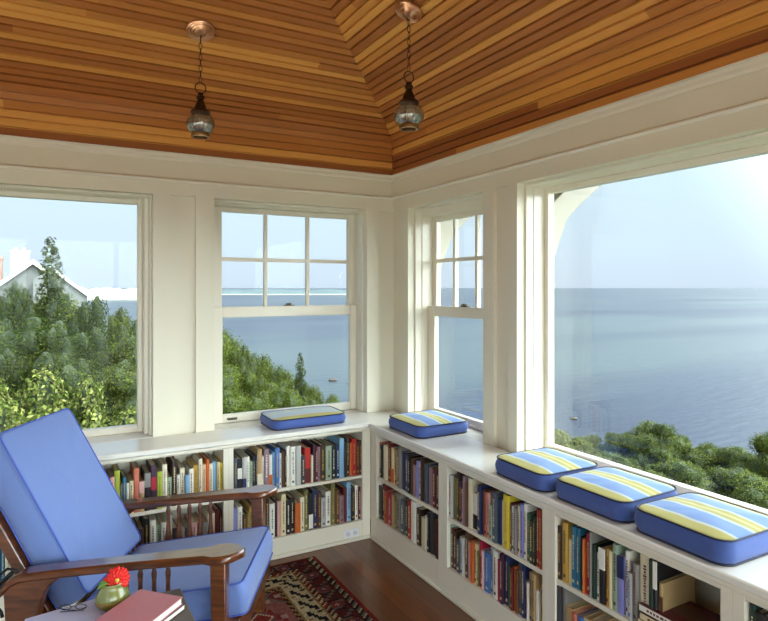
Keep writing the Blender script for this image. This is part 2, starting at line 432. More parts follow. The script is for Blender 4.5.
FA, FB = -.262, -.308      # faces of the bookcases
def bookcase(fn, front, a0, a1, o0, o1, zb, z_sh, zt, label, legs=True):
    root = empty('built_in_bookcase', fn((a0+a1)/2, (front)/2, 0))
    inv = Vector(root.location)
    class W(MB):
        def __init__(s): super().__init__(lambda a, d, z: tuple(Vector(fn(a, d, z)) - inv))
    bk = -.006
    W().box(a0, o0, front, bk, 0, .6905).build('side_panel', SHELF, root, bevel=.002)
    W().box(o1, a1, front, bk, 0, .6905).build('side_panel', SHELF, root, bevel=.002)
    W().box(o0, o1, front, front+.022, zt, .6905).build('top_rail', SHELF, root, bevel=.002)
    W().box(o0, o1, front, bk, 0, zb).build('base_panel', SHELF, root, bevel=.002)
    W().box(o0, o1, -.016, bk, zb, .6905).build('back_panel', SHELF, root)
    W().box(o0, o1, front+.006, -.018, z_sh-.019, z_sh).build('shelf', SHELF, root, bevel=.002)
    W().box(a0, a1, front-.014, front, 0, .022).build('shoe_molding', SHELF, root, bevel=.005)
    tag(root, label, 'bookcase', 'white bookcases built in under the windows')
ZBm, ZSH, ZTP = .118, .397, .668
bookcase(mA, FA, -2.93, -2.055, -2.90, -2.095, ZBm, ZSH, ZTP, 'white built-in bookcase on the back wall, mostly hidden behind the blue cushion of the armchair')
bookcase(mA, FA, -2.055, -1.200, -2.015, -1.226, ZBm, ZSH, ZTP, 'white built-in bookcase just behind the armchair on the back wall')
bookcase(mA, FA, -1.200, -.310, -1.170, -.366, ZBm, ZSH, ZTP, 'white built-in bookcase on the back wall beside the corner, above the outlet')
bB = [(-1.045, -.262, -1.010, -.338), (-1.795, -1.045, -1.760, -1.088), (-2.543, -1.795, -2.507, -1.832), (-3.36, -2.543, -3.32, -2.581)]
lb = ['white built-in bookcase under the small sash window, first from the corner', 'white built-in bookcase second from the corner on the sea side, beside a pillar',
      'white built-in bookcase third from the corner, holding a stack of flat books', 'white built-in bookcase fourth from the corner, cut by the photo edge']
for (a0, a1, o0, o1), l in zip(bB, lb): bookcase(mB, FB, a0, a1, o0, o1, .145, .400, .655, l)

# outlet
root = empty('outlet', (-.443, FA, .052))
MB().box(-.052, .052, -.005, 0, -.026, .026).build('cover_plate', mat('outlet_plastic', srgb(226,226,232), .4), root, bevel=.003)
for x in (-.024, .024):
    s = MB().prism([(x+.016*math.cos(a), .016*math.sin(a)*.9) for a in [2*PI*k/16 for k in range(16)]], -.0075, -.005, axis=1).build('socket', mat('outlet_face', srgb(206,206,216), .4), root)
    k = MB().box(x-.008, x-.003, -.0079, -.0074, -.007, -.0045).box(x-.008, x-.003, -.0079, -.0074, .0045, .007).box(x+.005, x+.009, -.0079, -.0074, -.002, .002)
    k.build('slot', mat('slot_dark', srgb(40,40,44), .6), s)
tag(root, 'pale double outlet set sideways in the base of the back-wall bookcase', 'outlet')

# ------------------------------------------------------------------ books
COL = dict(
 black=(30,28,30), charcoal=(58,58,62), gray=(128,124,120), slate=(72,82,96), navy=(34,44,88), blue=(70,110,170), teal=(36,98,128), sky=(130,172,206), lavender=(132,136,200),
 white=(226,224,214), ivory=(222,212,184), cream=(214,200,160), tan=(176,148,104), brown=(92,62,44), chocolate=(58,38,30), maroon=(92,30,36), red=(176,40,32), crimson=(164,28,56), orange=(192,96,40),
 brick=(150,60,40), salmon=(196,110,88), pink=(206,160,156), mauve=(140,112,122), purple=(84,62,104), plum=(60,34,56), green=(66,104,76), pine=(30,58,48), sage=(150,170,148), lime=(164,176,62), olive=(112,106,62),
 gold=(186,150,66), yellow=(212,192,60), peach=(214,176,140), silver=(176,176,174))
def bmat(c): return mat('cover_'+c, srgb(*COL[c]), .45, noise=.06, nscale=30)
PAGES = mat('page_block', srgb(206,192,160), .8, noise=.08, nscale=90)
ORD = 'zero first second third fourth fifth sixth seventh eighth ninth tenth eleventh twelfth thirteenth fourteenth fifteenth sixteenth seventeenth eighteenth nineteenth twentieth'.split()
def ordinal(n):
    return ORD[n] if n <= 20 else ('twenty-'+ORD[n-20] if n < 30 else ('thirtieth' if n == 30 else 'thirty-'+ORD[n-30] if n < 40 else 'fortieth'))
DARKC = set('black charcoal slate navy teal maroon brown chocolate plum pine purple crimson brick red green olive orange blue'.split())
def book(fn, front, a0, a1, z, h, dep, col, deco, label, group, rnd):
    t = a1-a0; ca = (a0+a1)/2
    org = Vector(fn(ca, front, z))
    class W(MB):
        def __init__(s): super().__init__(lambda a, d, zz: tuple(Vector(fn(ca+a, front+d, z+zz)) - org))
    hb = t/2-.0004; bt = min(.0026, t*.16)
    w = W()
    w.prism([(-hb, .004), (-hb*.6, .0008), (0, 0), (hb*.6, .0008), (hb, .004), (hb, .007), (-hb, .007)], 0, h, axis=2)
    w.box(-hb, -hb+bt, .007, dep, 0, h).box(hb-bt, hb, .007, dep, 0, h)
    o = w.build('book', bmat(col)); o.location = org
    W().box(-hb+bt, hb-bt, .007, dep-.004, .003, h-.004).build('pages', PAGES, o)
    if deco:
        c2 = deco[0]; style = deco[1]; w = W(); k = hb*.72
        if style == 'b':      # block label high on the spine
            w.box(-k-.002, k+.002, -.0012, .0035, h*.45, h*.74)
        elif style == 't':    # coloured upper part
            w.box(-hb-.0001, hb+.0001, -.0008, .0042, h*.62, h*1.0003)
        elif style == 'm':    # lower part
            w.box(-hb-.0001, hb+.0001, -.0008, .0042, h*.03, h*.42)
        else:                 # lines of small lettering down the spine
            zz = h*.86
            while zz > h*.30:
                l = rnd.uniform(.003, .007); 
                kk = k*rnd.uniform(.22, .42)
                w.box(-kk, kk, -.0010, .002, zz-l, zz); zz -= l+rnd.uniform(.0025, .005)
            if len(w.v) > 40 or len(w.v) < 1: w.box(-k*.5, k*.5, -.0010, .002, h*.08, h*.08+.012)
        w.build('spine_label' if style in 'btm' else 'spine_lettering', bmat(c2), o)
    tag(o, label, 'book', group)
    return o

def book_row(fn, front, scale, off, spec, z, where, group, plane_d, from_right=False, h0=.205, gap_top=.262, dep=(.15, .2)):
    """spec: 'xstart colour[/deco] height' entries in crop pixels, last entry is the end."""
    rnd = random.Random(sum(map(ord, where)))
    items = [s.strip().split() for s in spec.strip().split(',')]
    inv = (lambda px: pA(px, plane_d)) if fn is mA else (lambda px: pB(px, plane_d))
    xs = [inv(off + float(i[0])/scale) for i in items]
    n = len(items)-1
    words_ = dict(T='tall', S='short', M='', X='very tall')
    for i in range(n):
        a, b = sorted((xs[i], xs[i+1])); c = items[i][1]
        if c == '-': continue
        hh = items[i][2] if len(items[i]) > 2 else 'M'
        h = {'S': h0-.035, 'M': h0, 'T': h0+.03, 'X': h0+.045}[hh] + rnd.uniform(-.009, .009); h = min(h, gap_top-.006)
        deco = None
        if '/' in c:
            c, d = c.split('/'); d, st = (d[:-2], d[-1]) if d[-2] == ':' else (d, 'l'); deco = (d, st)
        elif rnd.random() < .62:
            deco = (('cream' if rnd.random() < .6 else 'gold') if c in DARKC else ('charcoal' if rnd.random() < .6 else 'maroon'), 'l')
        nn = n-i if from_right else i+1
        t = abs(b-a); thick = 'slim' if t < .019 else ('thick' if t > .036 else '')
        lab = ' '.join(x for x in (words_[hh], thick, c, 'book,') if x) + ' %s from the %s end, %s' % (ordinal(nn), 'corner' if from_right == 'c' else from_right or 'armchair', where)
        d_ = min(rnd.uniform(*dep), .225)
        fr = front + rnd.uniform(-.003, .012)
        book(fn, fr, a, b, z+.0004, h, d_, c, deco, lab, group, rnd)

# back wall, bay beside the corner
g1 = 'books in the back-wall bookcase beside the corner'
book_row(mA, FA+.012, 4.775, 230, """20 slate, 35 black/white:b, 60 silver/navy:m, 78 white, 95 sage S, 110 black, 122 navy, 132 tan/ivory:m T, 155 white/navy, 165 mauve/white T, 190 white/orange:m, 205 sky, 215 blue T,
 238 white, 250 brown, 262 chocolate, 272 white T, 290 white T, 315 silver T, 340 charcoal S, 360 red/maroon:m, 388 ivory S, 398 plum T, 410 maroon, 422 mauve, 435 chocolate, 460 sage, 488 black/white, 508 navy/white, 525 sky T, 548 black,
 560 chocolate T, 575 orange, 585 red T, 605 maroon, 618 chocolate, 631 -""", ZSH, 'upper shelf, back-wall corner bay', g1, FA+.012, from_right='corner')
book_row(mA, FA+.012, 4.775, 230, """16 lavender, 37 white/charcoal, 60 brown S, 80 olive S, 92 gold, 110 brown, 128 chocolate, 145 brown S, 160 maroon, 174 chocolate T, 190 white/charcoal, 215 black, 228 pink, 245 cream T, 268 black/white, 290 black,
 312 orange S, 338 ivory/olive, 358 olive T, 378 black/white:m, 398 navy/gold T, 422 brown, 438 silver S, 460 white, 485 olive X, 505 brown, 525 mauve S, 545 maroon, 562 sky T, 582 black, 600 white, 615 maroon, 631 -""", ZBm, 'lower shelf, back-wall corner bay', g1, FA+.012, from_right='corner')
g2 = 'books in the bookcase behind the armchair'
book_row(mA, FA+.012, 5.17, 100, """-60 brown, -35 teal, -8 tan, 15 gray, 35 chocolate, 52 pink, 75 lime T, 105 gray S, 117 teal, 137 white S, 152 cream S, 175 salmon T, 203 tan/pink:t S, 230 black/gray:t, 262 plum/crimson:b T, 295 lime/olive, 322 ivory T, 348 sage S, 372 chocolate X,
 398 white S, 415 ivory, 440 sky S, 462 white, 485 gold, 510 ivory T, 530 peach, 548 orange T, 565 ivory, 585 sky, 605 cream, 620 yellow, 635 -""", ZSH, 'upper shelf behind the armchair', g2, FA+.012, from_right='corner', h0=.195)
book_row(mA, FA+.012, 5.17, 100, """130 gray, 165 maroon, 200 chocolate, 228 black T, 258 white/charcoal T, 290 sage/charcoal, 316 white, 345 silver T, 376 charcoal S, 405 gray S, 440 slate S, 470 pink S, 505 brown S, 532 gray S, 560 ivory, 598 maroon T, 617 chocolate, 634 -""", ZBm, 'lower shelf behind the armchair', g2, FA+.012, from_right='corner', h0=.195)
g3 = 'books in the bookcase at the photo edge behind the armchair'
book_row(mA, FA+.012, 1, 0, """-22 brown, -18 ivory, -14 slate, -9 ivory, -4 charcoal, 0.5 teal/white, 5 ivory, 8.5 white, 10.7 -""", ZSH, 'upper shelf past the armchair', g3, FA+.012, from_right='corner', h0=.21)
book_row(mA, FA+.012, 1, 0, """-22 maroon, -18 ivory, -14 slate, -9 ivory, -4 navy, 0.5 teal/white T, 5 ivory, 8.5 white, 10.7 -""", ZBm, 'lower shelf past the armchair', g3, FA+.012, from_right='corner', h0=.22)
# sea side, first bay
PB = FB+.010
g4 = 'books under the small sash window'
book_row(mB, PB, 7.68, 350, """214 salmon, 227 pine, 239 gray, 250 ivory, 275 maroon T, 305 cream/orange:m, 325 tan, 350 black, 362 gray T, 385 navy, 415 slate, 435 black/silver, 455 brown, 475 mauve S, 495 lavender, 513 ivory, 535 chocolate T, 560 slate, 590 mauve, 620 maroon, 650 chocolate, 679 -""",
  .400, 'upper shelf, first sea-side bay', g4, PB, from_right='corner', gap_top=.25)
book_row(mB, PB, 5.13, 340, """195 charcoal, 210 maroon T, 226 brick, 240 crimson/silver, 260 tan, 272 olive, 286 gray T, 304 slate, 325 pine, 340 red T, 360 white X, 386 chocolate, 408 cream S, 430 white, 440 black T, 455 charcoal T, 470 chocolate, 488 maroon, 504 -""",
  .145, 'lower shelf, first sea-side bay', g4, PB, from_right='corner', gap_top=.23, h0=.19)
g5 = 'books in the second sea-side bay'
book_row(mB, PB, 5.177, 430, """97 silver, 110 olive, 130 chocolate T, 144 plum, 157 pink S, 166 mauve T, 178 brown, 190 ivory T, 213 white/black:m S, 236 charcoal, 246 navy T, 262 brown, 275 salmon, 290 pink, 305 sage S, 320 slate T, 342 navy, 361 ivory, 370 yellow/gold T, 402 maroon, 413 white, 430 gray, 443 ivory/charcoal, 457 lavender T, 475 white T, 492 green, 512 pine S, 533 black, 545 brick T, 562 brick T, 579 -""",
  .400, 'upper shelf, second sea-side bay', g5, PB, from_right='corner', gap_top=.25)
book_row(mB, PB, 6.4, 440, """40 sage T, 58 maroon, 75 chocolate, 92 slate S, 120 silver, 146 brown T, 170 pink, 188 orange, 210 cream, 226 olive S, 240 crimson T, 254 pink/maroon, 272 blue/silver, 310 silver T, 330 white T, 362 crimson, 380 plum T, 402 navy T, 426 green, 445 maroon, 462 orange, 476 brown, 492 slate T, 512 navy T, 535 gray S, 546 white S, 562 tan T, 586 tan T, 610 white S, 628 gold, 646 -""",
  .145, 'lower shelf, second sea-side bay', g5, PB, from_right='corner', gap_top=.235, h0=.19)
g6 = 'books in the third sea-side bay'
book_row(mB, PB, 5.136, 540, """82 chocolate/tan, 106 gold T, 135 cream S, 155 teal T, 178 teal T, 197 black, 216 orange, 226 crimson T, 250 gray T, 262 pine, 280 white S, 300 black/white:t, 331 gold, 347 cream, 364 sage T, 391 lavender/navy:t, 424 white T, 446 silver/blue S, 472 gray, 500 ivory/charcoal X, 556 pine T, 578 black/white:t T, 597 tan/brown:b S, 618 -""",
  .400, 'upper shelf, third sea-side bay', g6, PB, from_right='corner', gap_top=.25)
book_row(mB, PB, 5.136, 540, """82 charcoal T, 102 gray T, 122 tan S, 160 salmon S, 185 blue S, 215 cream S, 250 tan S, 290 white S, 330 brown S, 372 ivory S, 420 gray S, 465 brick S, 520 tan S, 580 navy S, 640 ivory S, 700 -""",
  .145, 'lower shelf, third sea-side bay', g6, PB, from_right='corner', gap_top=.235, h0=.195)
# flat stack in the third bay
def flat_book(z, th, y0, y1, x0, x1, spine, top, label, lay=0):
    w = MB().box(x0, x1, y0, y1, 0, .003).box(x0, x1, y0, y1, th-.003, th).box(x0, x0+.004, y0, y1, .003, th-.003)
    w.mi = [1]*6 + [1]*6 + [0]*6
    o = w.build('book', [bmat(spine), bmat(top)], loc=(0, 0, 0)); o.location = (0, 0, z)
    MB().box(x0+.004, x1-.004, y0+.004, y1-.004, .003, th-.003).build('pages', mat('yellowed_pages', srgb(196,170,92), .8), o)
    k = MB(); yy = y1-.03
    while yy > y0+.03:
        l = random.uniform(.006, .014); k.box(x0-.0008, x0, yy-l, yy, th*.36, th*.66); yy -= l+.005
    k.build('spine_lettering', bmat('brown'), o)
    if lay:
        k = MB().prism([(x0+.04, y0+.05), (x0+.06, y1-.06), (x0+.12, y1-.05), (x0+.14, y0+.09), (x0+.09, y0+.03)], th, th+.0008, axis=2)
        k.build('cover_picture', bmat('brown'), o)
    tag(o, label, 'book', 'flat books stacked in the third sea-side bay')
flat_book(.4005, .028, -2.425, -2.215, PB-.005, PB+.165, 'ivory', 'tan', 'thick ivory book lying flat, lowest of the stack in the third bay')
flat_book(.4290, .026, -2.44, -2.225, PB-.008, PB+.155, 'cream', 'black', 'cream-spined book lying flat in the middle of the stack, third bay')
flat_book(.4555, .026, -2.44, -2.22, PB-.006, PB+.16, 'white', 'maroon', 'dark maroon book with white spine lying on top of the stack', 1)
# fourth bay: dark picture book leaning at its start and a few more
rnd = random.Random(3)
book_row(mB, PB, 1, 700, "48 pine T, 54 black T, 62 charcoal T, 72 olive, 84 brown, 100 ivory -, 101 -".replace('100 ivory -, ', ''), .400, 'fourth sea-side bay at the photo edge', 'books in the fourth sea-side bay', PB, from_right='corner', gap_top=.25)

# ------------------------------------------------------------------ cushions
def cushion_mesh(lx, ly, h, rc=.045, puff=.018, side=.008, fn=None, nseg=7, striped=True, wrinkle=.0):
    """box cushion, base centre at the origin; material 0 border, 1 panels"""
    def outline(s, grow=0):
        pts = []; hx, hy = lx/2+grow, ly/2+grow; r = rc
        for q, (sx, sy) in enumerate(((1,1),(-1,1),(-1,-1),(1,-1))):
            for k in range(nseg+1):
                a = PI/2*q + PI/2*k/nseg
                pts.append(((sx*(hx-r)+r*math.cos(a))*s, (sy*(hy-r)+r*math.sin(a))*s))
            # straight run subdivided
            nx_, ny_ = ((-1,1),(-1,-1),(1,-1),(1,1))[q]
            p0 = pts[-1]; a = PI/2*(q+1); p1 = ((nx_*(hx-r)+r*math.cos(a))*s, (ny_*(hy-r)+r*math.sin(a))*s)
            for k in range(1, 8): pts.append((p0[0]+(p1[0]-p0[0])*k/8, p0[1]+(p1[1]-p0[1])*k/8))
        return pts
    rings = []
    e = .010
    for s in (.02, .25, .5, .7, .85, .95): rings.append((s, -0.0, 0 + .004*(1-s)*0, 1))
    rings.append((1, -.002, .002, 1)); 
    for k in range(1, 5): rings.append((1, side*math.sin(PI*k/5), e*.5+(h-e)*k/5, 0))
    rings.append((1, -.002, h-.002, 0))
    for s in (.97, .93, .86, .76, .62, .45, .25, .02): rings.append((s, 0, h + puff*(1-s**2.5), 1))
    vs = []; fs = []; mi = []
    n = len(outline(1))
    rr = random.Random(int(lx*1000+h*100))
    ph = [rr.uniform(0, 6.28) for _ in range(6)]
    for (s, g, z, m) in rings:
        for (x, y) in outline(s, g):
            dz = 0
            if wrinkle and z > h*.9 and s < .99: dz = wrinkle*(math.sin(x*38+y*17+ph[0])*math.sin(y*31-x*12+ph[1])*.6 + math.sin((x+y)*70+ph[2])*.25)*(1-s**6)
            vs.append((x, y, z+dz))
    for i in range(len(rings)-1):
        for k in range(n):
            l = (k+1) % n; fs.append((i*n+k, i*n+l, (i+1)*n+l, (i+1)*n+k)); mi.append(rings[i+1][3] if i > 5 else 1)
    fs.append(tuple(range(n))[::-1]); mi.append(1); m0 = (len(rings)-1)*n; fs.append(tuple(range(m0, m0+n))); mi.append(1)
    mb = MB(fn); mb.add(vs, fs); mb.mi = mi
    return mb, outline

def stripe_mat(name, axis, lo, hi, stops):
    m = bpy.data.materials.new(name); m.use_nodes = True; nt = m.node_tree; b = nt.nodes['Principled BSDF']; L = nt.links.new
    tc = nt.nodes.new('ShaderNodeTexCoord'); sp = nt.nodes.new('ShaderNodeSeparateXYZ'); L(tc.outputs['Object'], sp.inputs[0])
    mr = nt.nodes.new('ShaderNodeMapRange'); mr.inputs['From Min'].default_value = lo; mr.inputs['From Max'].default_value = hi
    L(sp.outputs[axis], mr.inputs['Value'])
    rp = nt.nodes.new('ShaderNodeValToRGB'); rp.color_ramp.interpolation = 'CONSTANT'; e = rp.color_ramp.elements
    e[0].position = 0; e[0].color = srgb(*stops[0][1]); e[1].position = stops[1][0]; e[1].color = srgb(*stops[1][1])
    for p, c in stops[2:]: q = e.new(p); q.color = srgb(*c)
    L(mr.outputs[0], rp.inputs['Fac']); L(rp.outputs[0], b.inputs['Base Color'])
    b.inputs['Roughness'].default_value = .75; b.inputs['Sheen Weight'].default_value = .2
    n = nt.nodes.new('ShaderNodeTexNoise'); n.inputs['Scale'].default_value = 700; L(tc.outputs['Object'], n.inputs['Vector'])
    bp = nt.nodes.new('ShaderNodeBump'); bp.inputs['Strength'].default_value = .15; bp.inputs['Distance'].default_value = .001
    L(n.outputs['Fac'], bp.inputs['Height']); L(bp.outputs[0], b.inputs['Normal'])
    return m
YE, PALE, BL, LB = (162,152,60), (168,176,172), (92,128,186), (134,156,192)
stops = [(0, YE), (.15, PALE), (.19, BL), (.42, PALE), (.47, YE), (.53, (184,180,116)), (.57, YE), (.63, PALE), (.67, BL), (.88, LB), (.93, YE)]
STR_X = stripe_mat('striped_canvas', 0, -.165, .165, stops)
STR_Y = stripe_mat('striped_canvas_pale', 1, -.12, .12, [(0, YE), (.10, (190,150,64)), (.13, PALE), (.2, (160,178,190)), (.5, (178,184,176)), (.6, (160,176,140)), (.66, PALE), (.8, LB)])
BLUEC = mat('blue_canvas', srgb(56,80,146), .8, noise=.05, nscale=40, bump=.2, bscale=900, sheen=.2)
PIPE_D = mat('navy_piping', srgb(30,32,58), .7)
def seat_pad(loc, lx, ly, h, rz, label, sm):
    o_mb, outl = cushion_mesh(lx, ly, h, rc=.05, puff=.014, wrinkle=.0025)
    o = o_mb.build('seat_pad', [BLUEC, sm], None, smooth=True); o.location = loc; o.rotation_euler = (0, 0, rz)
    for z in (.004, h-.001):
        MB().tube([(x, y, z) for x, y in outl(1, .001)], .0034, 6, closed=True).build('piping', PIPE_D, o, smooth=True)
    tag(o, label, 'cushion', 'blue and yellow striped pads on the window seat')
Zc = ZT+.0005
seat_pad((-.683, -.068, Zc), .47, .28, .060, 0, 'pale striped pad on the back-wall window seat under the six-light sash window', STR_Y)
seat_pad((-.105, -.600, Zc), .345, .365, .068, 0, 'striped yellow and blue pad under the small sash window near the corner', STR_X)
seat_pad((-.140, -1.610, Zc), .335, .325, .074, R(-2), 'striped pad under the large window, next to the window pillar', STR_X)
seat_pad((-.132, -1.978, Zc), .330, .335, .076, R(1), 'middle striped pad of the three under the large window', STR_X)
seat_pad((-.134, -2.357, Zc), .335, .340, .078, R(-1), 'largest striped pad under the large window, farthest from the corner', STR_X)

# ------------------------------------------------------------------ pendant lamps
COPPER = mat('aged_copper', srgb(196,146,112), .3, .85, noise=.15, nscale=30)
DKMET = mat('dark_bronze', srgb(70,48,34), .4, .8, noise=.2, nscale=40)
def lamp(x, y, zt, zb_bottom, normal, label):
    root = empty('pendant_lantern', (x, y, zb_bottom))
    zc = zt - zb_bottom
    q = Vector((0,0,-1)).rotation_difference(Vector(normal)); M = q.to_matrix()
    prof = [(.068, -.004), (.068, .005), (.063, .010), (.058, .006), (.052, .013), (.046, .009), (.038, .017), (.032, .012), (.022, .022), (.008, .026)]
    # canopy built pointing down, then tilted to the slope
    can = MB().lathe([(r, -z) for r, z in prof], (0, 0, zc), 32, M)
    co = can.build('ceiling_canopy', COPPER, root, smooth='auto')
    top = Vector((0,0,zc)) + Vector(normal).normalized()*.032
    hook = MB().tube([(top.x, top.y, top.z), (top.x*.6, top.y*.6, top.z-.012), (0, 0, zc-.04)], .0035, 8).build('hook', DKMET, root, smooth=True)
    ring_z = .218; zlo = ring_z+.052; zhi = zc-.036; nl = 8; step = (zhi-zlo)/nl
    ch = MB()
    for i in range(nl):
        c = zlo + step*(i+.5); pts = []
        for k in range(14):
            a = 2*PI*k/14; lx_ = .0075*math.cos(a); lz = (step*.62)*math.sin(a)
            pts.append((lx_, 0, c+lz) if i % 2 == 0 else (0, lx_, c+lz))
        ch.tube(pts, .0017, 6, closed=True)
    ch.build('chain', DKMET, root, smooth=True)
    MB().tube([(.026*math.cos(2*PI*k/24), 0, ring_z+.025+.026*math.sin(2*PI*k/24)) for k in range(24)], .0028, 8, closed=True).build('loop', DKMET, root, smooth=True)
    MB().lathe([(.004, .222), (.013, .218), (.015, .204), (.020, .200), (.020, .190), (.014, .186), (.017, .176), (.028, .150), (.031, .138), (.046, .128), (.048, .120), (.044, .116), (.040, .106), (.030, .104)], (0,0,0), 28).build('lantern_cap', DKMET, root, smooth='auto')
    # onion shaped glass, hollow
    outer = [(.036, .108), (.052, .100), (.064, .084), (.069, .066), (.066, .048), (.056, .032), (.043, .020), (.038, .016)]
    inner = [(r-.003, z) for r, z in outer[::-1]]
    g = MB(); n = 32; prof2 = outer+inner; vs = []; fs = []
    for r, z in prof2:
        for k in range(n): vs.append((r*math.cos(2*PI*k/n), r*math.sin(2*PI*k/n), z))
    m = len(prof2)
    for i in range(m):
        for k in range(n): fs.append((i*n+k, i*n+(k+1) % n, ((i+1) % m)*n+(k+1) % n, ((i+1) % m)*n+k))
    g.add(vs, fs).build('glass_globe', GLOBE, root, smooth=True)
    # guard wires and the bottom ring
    gw = MB()
    for k in range(4):
        a = PI/4+PI/2*k; gw.tube([((r+.003)*math.cos(a), (r+.003)*math.sin(a), z) for r, z in outer], .0012, 5)
    gw.build('guard_wire', DKMET, root, smooth=True)
    rg = MB(); prof3 = [(.044, .020), (.046, .010), (.044, .0), (.036, .0), (.035, .014), (.038, .020)]; vs = []; fs = []
    for r, z in prof3:
        for k in range(n): vs.append((r*math.cos(2*PI*k/n), r*math.sin(2*PI*k/n), z))
    for i in range(6):
        for k in range(n): fs.append((i*n+k, i*n+(k+1) % n, ((i+1) % 6)*n+(k+1) % n, ((i+1) % 6)*n+k))
    rg.add(vs, fs).build('bottom_ring', mat('worn_brass', srgb(150,120,80), .3, .9), root, smooth='auto')
    MB().lathe([(.008, .104), (.012, .100), (.012, .078), (.016, .070), (.017, .052), (.012, .040), (.004, .036)], (0,0,0), 20).build('bulb', mat('bulb_glass', srgb(216,210,196), .2), root, smooth=True)
    tag(root, label, 'pendant light', 'onion lanterns hung on chains from the wood ceiling')
lamp(-1.416, -.567, 2.826, 2.300, (0, -.39, -.92), 'copper onion lantern hanging on its chain above the back-wall windows')
lamp(-.610, -1.212, 2.840, 2.294, (-.39, 0, -.92), 'copper onion lantern hanging close to the ceiling corner, nearer the sea window')

# ------------------------------------------------------------------ rug
def rug():
    x1, y1 = -.722, -.345; x0, y0 = -2.55, -3.2; cell = .0105
    nx_, ny_ = int((x1-x0)/cell), int((y1-y0)/cell)
    vs = [(x0+i*cell, y0+j*cell, .009) for j in range(ny_+1) for i in range(nx_+1)]
    X1 = x0+nx_*cell; Y1 = y0+ny_*cell
    fs = [(j*(nx_+1)+i, j*(nx_+1)+i+1, (j+1)*(nx_+1)+i+1, (j+1)*(nx_+1)+i) for j in range(ny_) for i in range(nx_)]
    DR, RD, BK, CR, BL_, PK, GD, GR = (74,24,24), (138,44,40), (30,22,28), (198,182,144), (58,62,84), (176,120,108), (150,116,70), (104,98,88)
    rr = random.Random(5)
    def motif(s, q, size):
        return (int(math.floor(s/size)), int(math.floor(q/size)))
    cols = []
    for j in range(ny_):
        for i in range(nx_):
            x = (i+.5)*cell; y = (j+.5)*cell; W_, H_ = nx_*cell, ny_*cell
            dx = min(x, W_-x); dy = min(y, H_-y)+(.05 if y > H_/2 and H_-y > .012 else 0); d = min(dx, dy); s = y if dx < dy else x
            if d < .014: c = DR if d > .008 else RD
            elif d < .056:
                k = (s + (d-.014)*1.0) % .052
                c = BK if k < .022 else (CR if k < .036 else GR)
                if d < .020: c = RD
            elif d < .068: c = DR
            elif d < .150:
                q = d-.068; u_ = (s % .17)/.17; r_ = math.hypot((u_-.5)*.17, q-.041)
                c = (94,34,34)
                if r_ < .012: c = PK
                elif r_ < .022: c = BL_
                elif r_ < .032: c = RD
                elif r_ < .037: c = GR
                elif abs((u_*2) % 1-.5) < .07 and abs(q-.041) < .026: c = BK
                elif (int(s/.021)+int(q/.021)) % 5 == 0: c = GR
                elif (int(s/.017)+2*int(q/.017)) % 7 == 0: c = (56,40,50)
            elif d < .176:
                k = (s+d) % .04; c = CR if k < .014 else (BK if k < .026 else RD)
            elif d < .300:
                q = d-.176; u_ = s % .115; c = CR
                # branching dark figures on the cream ground
                if abs((q-.03)-u_*.55) < .010 and .010 < q < .100: c = BK
                if math.hypot(u_-.030, q-.040) < .014 or math.hypot(u_-.082, q-.088) < .012: c = BK
                if abs(q-.062) < .008 and .020 < u_ < .070: c = BK
                if math.hypot(u_-.095, q-.030) < .013: c = (70,50,40)
                if math.hypot(u_-.048, q-.098) < .008: c = RD
                if q < .008 or q > .116: c = GD
            elif d < .330:
                k = (s-d) % .044; c = GD if k < .018 else (BK if k < .03 else DR)
            else:
                q = d-.33; c = (150,88,80)
                a = (abs((x % .30)-.15)+abs((y % .36)-.18))
                if a < .05: c = RD
                elif a < .065: c = CR
                elif a < .10: c = (118,70,70)
                elif a > .26: c = (120,46,44)
                elif a > .24: c = GR
                if (int(x/.032)*3+int(y/.032)*5) % 11 == 0: c = (176,140,128)
                if (int(x/.02)+int(y/.05)) % 13 == 0: c = RD
            f = rr.uniform(.68, .86)
            cols.append(srgb(*[min(255, v*f) for v in c]))
    # thickness: a skirt to the floor
    n0 = len(vs); bx_ = [(x0, y0), (X1, y0), (X1, Y1), (x0, Y1)]
    vs += [(x, y, .009) for x, y in bx_] + [(x, y, .001) for x, y in bx_]
    for k in range(4): fs.append((n0+k, n0+4+k, n0+4+(k+1) % 4, n0+(k+1) % 4)); cols.append(srgb(80,26,26))
    me = bpy.data.meshes.new('rug'); me.from_pydata(vs, [], fs)
    at = me.color_attributes.new('hue', 'FLOAT_COLOR', 'CORNER')
    buf = []
    for p, c in zip(me.polygons, cols): buf += list(c)*len(p.vertices)
    at.data.foreach_set('color', buf)
    me.materials.append(attr_mat('wool_rug', .95, spec=.1))
    o = bpy.data.objects.new('rug', me); C.objects.link(o)
    tag(o, 'dark red oriental rug with cream inner border on the wood floor', 'rug')
    fr = MB()
    k = x0
    while k < X1: fr.box(k, k+.004, Y1, Y1+.012, .001, .004); k += .011
    fr.build('fringe', mat('rug_fringe', srgb(150,136,108), .9), o)
rug()

